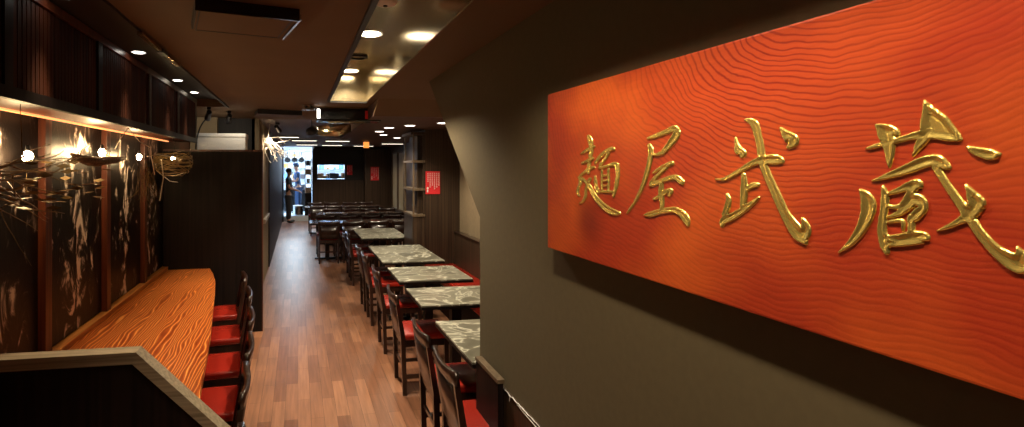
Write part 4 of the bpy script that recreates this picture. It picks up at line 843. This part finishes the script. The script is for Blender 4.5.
# linear lamps of the far dining area
ll = None; k = 0
for x, y in [(-.28, 11.2), (.95, 12.7), (.15, 12.6), (.98, 15.2), (.25, 15.0), (2.55, 14.0), (1.95, 15.6), (2.3, 11.3)]:
    t = 'slim linear ceiling lamp '+['over the corridor, nearest', 'over the middle tables', 'left of the middle tables', 'over the rearmost tables', 'before the kitchen door', 'near the far right wall', 'before the far pier', 'over the right end of the nearest far table'][k]; k += 1
    if not ll:
        ll = thing('linear_lamp', t, 'light', (x, y, CEIL), 0, 'slim linear lamps of the far dining area')
        MB().box(-.30, .30, -.035, .035, -.03, 0).build('housing', 'metal', ll)
        MB().box(-.29, .29, -.028, .028, -.036, -.031).build('diffuser', 'lamps', ll)
    else: dup(ll, (x, y, CEIL), 0, t)
    spot((x, y, 2.38), (x, y, 0), 38, math.radians(140), (1, .84, .62), .6, .08)
os_ = thing('hanging_sign_light', 'small glowing orange sign hanging from the far ceiling', 'sign', (1.72, 13.2, CEIL-.001))
MB().box(-.07, .07, -.03, .03, -.17, -.02).build('light_box', 'orange', os_); MB().box(-.02, .02, -.01, .01, -.02, 0).build('hanger', 'metal', os_)

# ================================================================== kitchen
for i, (x, y, t) in enumerate(((-.2, 18.6, 'cool ceiling tube light over the cooks'), (.9, 18.6, 'cool ceiling tube light behind the serving hatch'), (2.0, 18.6, 'cool ceiling tube light at the right of the kitchen'))):
    f = thing('tube_light', t, 'light', (x, y, 2.6), 0, 'cool tube lights of the kitchen')
    MB().box(-.4, .4, -.09, .09, -.04, 0).build('housing', 'white', f); MB().tube([(-.38, 0, -.055), (.38, 0, -.055)], .02).build('tube', 'cool', f)
    area((x, y, 2.50), (x, y, 0), 150, .8, .3, (.72, .87, 1))
def shelfunit(x0, x1, y0, y1, zs, label):
    t = thing('kitchen_shelf', label, 'shelf', ((x0+x1)/2, (y0+y1)/2, .17)); hx, hy = (x1-x0)/2, (y1-y0)/2
    for z in zs: MB().box(-hx, hx, -hy, hy, z-.17-.02, z-.17).build('shelf', 'steel', t)
    for a in (-1, 1):
        for c in (-1, 1): MB().box(a*hx-.015, a*hx+.015, c*hy-.015, c*hy+.015, 0, zs[-1]-.17).build('post', 'steel', t)
    return t
shelfunit(-.9, .28, 20.0, 20.45, (.9, 1.35, 1.75, 2.1), 'steel kitchen rack on the back wall seen through the door')
shelfunit(.5, 2.6, 20.0, 20.45, (.9, 1.30, 1.70, 2.1), 'steel kitchen rack on the back wall seen through the hatch')
random.seed(21)
cols = [plain('crockery_white', (.7, .72, .74), .3), plain('blue_tub', (.10, .25, .5), .4), plain('brown_carton', (.35, .2, .1), .7), M['steel'], plain('dark_pot', (.04, .04, .05), .3), plain('ochre_tin', (.6, .35, .08), .4)]
pr = {}
def goods(x, y, z, kind, ci, label, group):
    key = (kind, ci)
    if key not in pr:
        m = MB()
        if kind == 'pot': m.lathe([(.0, 0), (.085, 0), (.095, .02), (.095, .15), (.102, .155), (.0, .165)], (0, 0, 0), 14)
        elif kind == 'carton': m.box(-.09, .09, -.08, .08, 0, .17, .005).box(-.01, .01, -.081, .081, .169, .172)
        else: m.lathe([(0, 0), (.04, 0), (.055, .03), (.07, .07), (.072, .074), (.05, .07), (0, .02)], (0, 0, 0), 14)
        o = m.build({'pot': 'stock_pot', 'carton': 'carton', 'bowl': 'bowl'}[kind], cols[ci]); pr[key] = o
    else:
        o = pr[key].copy(); C.objects.link(o)
    o.location = (x, y, z); tag(o, label, {'pot': 'pot', 'carton': 'box', 'bowl': 'bowl'}[kind], group)
nmz = {.9: 'low', 1.35: 'second', 1.75: 'third', 1.30: 'second', 1.70: 'third', 2.1: 'top'}
cn = ['white', 'blue', 'brown', 'steel', 'dark', 'ochre']
for x0, x1, zs, wh in ((-.75, .18, (.9, 1.35, 1.75, 2.1), 'door'), (.65, 2.4, (1.30, 1.70), 'hatch')):
    for z in zs:
        n = int((x1-x0)/.235)+1
        for i in range(n):
            kind = random.choice(['pot', 'carton', 'bowl', 'pot']); ci = random.randrange(6)
            goods(x0+(x1-x0)*i/(n-1), 20.2+random.uniform(-.06, .06), z, kind, ci, '%s %s, number %d from the left on the %s rack shelf seen through the %s' % (cn[ci], {'pot': 'pot', 'carton': 'carton', 'bowl': 'bowl'}[kind], i+1, nmz[z], wh), 'goods on the %s shelf seen through the %s' % (nmz[z], wh))
# ladles hanging from a rail above the pass
rl = tag(MB().tube([(-1.0, 18.3, 2.30), (2.3, 18.3, 2.30)], .012).tube([(-.9, 18.3, 2.30), (-.9, 18.3, 2.60)], .01).tube([(2.2, 18.3, 2.30), (2.2, 18.3, 2.60)], .01).build('utensil_rail', 'steel'), 'steel rail with hanging utensils across the kitchen', 'rail')
ld = None
for i, x in enumerate([-.42, -.30, -.17, -.06, .06, .17, .75, .88, 1.0, 1.12, 1.26, 1.4]):
    t = 'dark hanging ladle, number %d from the left on the kitchen rail' % (i+1)
    if not ld:
        ld = thing('ladle', t, 'ladle', (x, 18.3, 2.30), 0, 'ladles hanging in the kitchen')
        MB().tube([(0, 0, 0), (0, 0, -.30)], .006, 6).build('handle', 'metal', ld); MB().lathe([(0, 0), (.03, .006), (.045, .03), (.046, .045), (.03, .03), (0, .012)], (0, .03, -.34), 12).build('bowl', 'metal', ld)
    else: dup(ld, (x, 18.3, 2.30-.05*(i % 3)*.0), 0, t)
hp = tag(MB().box(.55, 1.62, 17.75, 18.0, 1.385, 1.405).box(.56, .58, 17.76, 17.99, 1.01, 1.385).box(1.59, 1.61, 17.76, 17.99, 1.01, 1.385).build('pass_shelf', 'steel'), 'steel pass shelf just behind the serving hatch', 'shelf')
for i in range(8):
    kind = ['pot', 'carton', 'bowl', 'pot', 'carton', 'pot', 'bowl', 'carton'][i]; ci = [4, 2, 5, 3, 4, 4, 1, 2][i]
    goods(.64+i*.13, 17.87, 1.405, kind, ci, '%s %s on the hatch shelf, %s' % (cn[ci], kind if kind != 'pot' else 'stock pot', 'place %d from the left' % (i+1)), 'goods on the hatch shelf')
fp_ = None
for i, x in enumerate([-.36, -.12, .12, .68, .95, 1.22, 1.48]):
    t = 'black frying pan hanging in the kitchen, number %d from the left' % (i+1)
    if not fp_:
        fp_ = thing('frying_pan', t, 'pan', (x, 18.5, 2.33), 0, 'pans hanging in the kitchen')
        MB().box(-.012, .012, -.006, .006, -.20, 0).build('handle', 'blackink', fp_)
        MB().tube([(0, -.02, -.29), (0, .02, -.29)], [.085, .105], 18).build('pan_bowl', 'blackink', fp_)
    else: dup(fp_, (x, 18.5, 2.33), 0, t)
tag(MB().tube([(-1.0, 18.5, 2.34), (2.3, 18.5, 2.34)], .012).tube([(-.9, 18.5, 2.34), (-.9, 18.5, 2.60)], .01).tube([(2.2, 18.5, 2.34), (2.2, 18.5, 2.60)], .01).build('pan_rail', 'steel'), 'second steel rail holding black pans in the kitchen', 'rail')
# cooking counter behind the hatch, rack in the door opening, container
kc = thing('kitchen_counter', 'stainless kitchen counter standing behind the serving hatch', 'counter', (1.5, 18.1, .17))
MB().box(-.9, .9, -.3, .3, .80, .84).build('worktop', 'steel', kc); MB().box(-.88, .88, -.27, .28, 0, .80).build('body', 'steel', kc); MB().box(-.8, .0, -.285, -.27, .1, .7).build('door', 'steel', kc)
dr = thing('dark_cabinet', 'dark low cabinet at the right side of the kitchen door', 'cabinet', (.335, 17.65, .17))
MB().box(-.11, .115, -.2, .2, 0, .74).build('body', 'blackwood', dr); MB().box(-.10, .105, -.21, -.2, .03, .70).build('door', 'blackwood', dr)
for z, ci, kd in ((.912, 2, 'carton'), (1.10, 3, 'pot'), (1.28, 5, 'bowl')):
    pass
rg = thing('cooking_range', 'dark cooking range standing behind the cooks in the doorway', 'stove', (-.30, 18.85, .17))
MB().box(-.65, .70, -.30, .30, .05, .80, .01).build('body', 'blackinkgloss', rg); MB().box(-.66, .71, -.32, .31, .80, .83).build('hob', 'steel', rg)
for a in (-.45, 0, .45): MB().box(a-.2, a+.2, -.315, -.30, .15, .68).build('oven_door', 'metal', rg)
for i, a in enumerate((-.4, .05, .5)): goods(-.30+a, 18.85, 1.0, 'pot', 4 if i != 1 else 3, '%s stock pot on the cooking range, %s' % (('dark', 'steel', 'dark')[i], ('left', 'middle', 'right')[i]), 'pots on the cooking range')
rk = thing('wall_rack', 'narrow steel rack above the dark cabinet at the kitchen door', 'rack', (.335, 17.65, .911))
for z in (0.01, .32, .62, .92): MB().box(-.10, .11, -.16, .16, z-.01, z+.01).build('shelf', 'steel', rk)
for a in (-.10, .11): MB().box(a-.008, a+.008, .13, .16, 0, 1.25).build('post', 'steel', rk)
for z, (kd, ci, t) in zip((.931, 1.241, 1.541, 1.841), (('carton', 2, 'brown carton on the lowest shelf of the narrow door rack'), ('pot', 3, 'steel pot on the second shelf of the narrow door rack'), ('carton', 2, 'brown carton on the third shelf of the narrow door rack'), ('pot', 4, 'dark pot on the top shelf of the narrow door rack'))):
    goods(.335, 17.62, z, kd, ci, t, 'goods on the narrow door rack')
sb = thing('storage_bin', 'round steel storage bin on the kitchen floor in the doorway', 'bin', (.0, 17.62, .17))
MB().lathe([(0, 0), (.15, 0), (.165, .02), (.165, .30), (.17, .31), (0, .31)], (0, 0, 0), 20).build('body', 'steel', sb)
MB().lathe([(0, .31), (.172, .311), (.172, .33), (.03, .345), (0, .345)], (0, 0, 0), 20).build('lid', 'white', sb)

# ================================================================== people
def skin_mesh(name, V, E_, m, parent, sub=1):
    me = bpy.data.meshes.new(name); me.from_pydata([v[:3] for v in V], E_, []); me.materials.append(m)
    o = bpy.data.objects.new(name, me); C.objects.link(o); o.parent = parent
    s = o.modifiers.new('skin', 'SKIN'); s.use_smooth_shade = True
    for i, v in enumerate(V):
        d = me.skin_vertices[0].data[i]; r = v[3]; d.radius = (r, v[4]) if len(v) > 4 else (r, r); d.use_root = (i == 0)
    u = o.modifiers.new('sub', 'SUBSURF'); u.levels = sub; u.render_levels = sub
    return o
def person(name, label, loc, rz, shirt, trousers, armL, armR, cap=None, bend=0):
    """facing +y in local space; armL/armR = (elbow, wrist) points"""
    t = thing(name, label, 'person', loc, rz)
    b = bend
    V = [(0, 0, .93, .105, .08), (0, .01+b*.3, 1.10, .115, .085), (0, .02+b*.7, 1.27, .14, .095), (0, b, 1.41, .09, .07), (0, .01+b*1.1, 1.49, .048), (0, .03+b*1.3, 1.585, .075, .09), (0, .03+b*1.35, 1.67, .065, .08)]
    E_ = [(i, i+1) for i in range(6)]
    for s, (el, wr) in ((-1, armL), (1, armR)):
        k = len(V); V += [(s*.165, b, 1.395, .052), (el[0], el[1], el[2], .040), (wr[0], wr[1], wr[2], .026)]
        d = (Vector(wr)-Vector(el)).normalized(); p = Vector(wr)+d*.07; V.append((p.x, p.y, p.z, .034, .018)); E_ += [(3, k), (k, k+1), (k+1, k+2), (k+2, k+3)]
        side = d.cross(Vector((0, 0, 1)));
        if side.length < .3: side = Vector((0, 1, 0))
        side.normalize(); dn = Vector((0, 0, -1))
        for f, L in ((-.027, .060), (-.009, .075), (.009, .070), (.027, .052)):
            q = len(V); a = p+side*f+d*.03; c = a+d*L*.5+dn*.008; e = a+d*L*.85+dn*.026
            V += [(a.x, a.y, a.z, .009), (c.x, c.y, c.z, .0085), (e.x, e.y, e.z, .007)]; E_ += [(k+3, q), (q, q+1), (q+1, q+2)]
        q = len(V); a = p-side*.045-d*.01; c = a-side*.012+d*.035; V += [(a.x, a.y, a.z, .011), (c.x, c.y, c.z, .009)]; E_ += [(k+3, q), (q, q+1)]
    for s in (-1, 1):
        k = len(V); V += [(s*.09, 0, .86, .085), (s*.10, .02, .50, .05), (s*.105, -.01, .10, .038), (s*.11, .10, .04, .04, .03), (s*.115, .17, .03, .032, .02)]; E_ += [(0, k)]+[(k+i, k+i+1) for i in range(4)]
    skin_mesh('body', V, E_, M['skin'], t)
    T = [(0, 0, .86, .165, .13), (0, .01+b*.3, 1.10, .135, .105), (0, .02+b*.7, 1.27, .16, .115), (0, b, 1.41, .105, .085)]; TE = [(0, 1), (1, 2), (2, 3)]
    for s, (el, wr) in ((-1, armL), (1, armR)):
        k = len(T); T += [(s*.165, b, 1.395, .066), (s*.165+(el[0]-s*.165)*.75, b+(el[1]-b)*.75, 1.395+(el[2]-1.395)*.75, .056)]; TE += [(3, k), (k, k+1)]
    skin_mesh('shirt', T, TE, shirt, t)
    L = [(0, 0, .95, .135, .105)]; LE = []
    for s in (-1, 1):
        k = len(L); L += [(s*.09, 0, .84, .11), (s*.10, .02, .50, .09), (s*.105, -.005, .09, .058)]; LE += [(0, k), (k, k+1), (k+1, k+2)]
    skin_mesh('trousers', L, LE, trousers, t)
    for s in (-1, 1): MB().ball((s*.112, .08, .045), .055, (.85, 2.1, .8)).build('shoe', 'blackink', t, True)
    hy = .03+b*1.33
    MB().ball((0, hy-.018, 1.665), .098, (.92, 1.02, .95)).build('hair', 'hair', t, True)
    m = MB()
    for s in (-1, 1): m.ball((s*.03, hy+.088, 1.615), .010)
    m.build('eye', 'blackink', t, True)
    MB().ball((0, hy+.100, 1.585), .014, (.8, 1, 1.5)).ball((-.078, hy, 1.60), .02, (.5, 1, 1.5)).ball((.078, hy, 1.60), .02, (.5, 1, 1.5)).build('nose_and_ears', 'skin', t, True)
    MB().ball((0, hy+.088, 1.552), .016, (1.4, .5, .4)).build('mouth', 'redglow', t, True)
    if cap:
        m = MB(); m.ball((0, hy-.005, 1.70), .102, (1, 1.05, .72)); m.box(-.07, .07, hy+.06, hy+.16, 1.675, 1.688); m.build('cap', cap, t, True)
    return t
person('person', 'person in dark clothes with short dark hair standing at the kitchen door', (-.30, 16.95, 0), -PI/2-.15, M['darkcloth'], M['darkcloth'], ((-.22, .06, 1.12), (-.17, .27, 1.02)), ((.22, .06, 1.12), (.15, .28, 1.04)))
person('person', 'person in navy clothes and cap working inside the bright kitchen', (.02, 18.05, .17), PI/2+.3, M['navy'], M['navy'], ((-.23, .12, 1.15), (-.15, .34, 1.12)), ((.23, .12, 1.15), (.15, .34, 1.12)), M['navy'], .05)

# ================================================================== added fill lamp, out of frame, for frontal highlights on the sign
en = thing('fill_lamp', 'added square fill lamp on the ceiling behind the viewpoint', 'light', (-.35, -.6, CEIL-.001))
MB().box(-.2, .2, -.2, .2, -.05, 0, .01).build('housing', 'white', en); MB().box(-.19, .19, -.19, .19, -.056, -.051).build('diffuser', 'lampe', en)

# ================================================================== world, camera, colour
w = bpy.data.worlds.new('world'); bpy.context.scene.world = w; w.use_nodes = True
w.node_tree.nodes['Background'].inputs[0].default_value = (.05, .035, .02, 1); w.node_tree.nodes['Background'].inputs[1].default_value = .3
cam = bpy.data.cameras.new('camera'); co = bpy.data.objects.new('camera', cam); C.objects.link(co)
FPX, PPX, PPY = 520.0, 388.0, 167.0
co.location = (0, 0, 1.78); co.rotation_euler = (PI/2, 0, -math.atan(90/520))
cam.sensor_width = 36; cam.lens = 36*FPX/1024; cam.shift_x = (512-PPX)/1024; cam.shift_y = -(213.5-PPY)/1024; cam.clip_start = .05
sc = bpy.context.scene; sc.camera = co
sc.view_settings.view_transform = 'Standard'; sc.view_settings.look = 'None'; sc.view_settings.gamma = 1; sc.view_settings.use_curve_mapping = False
sc.view_settings.exposure = 0
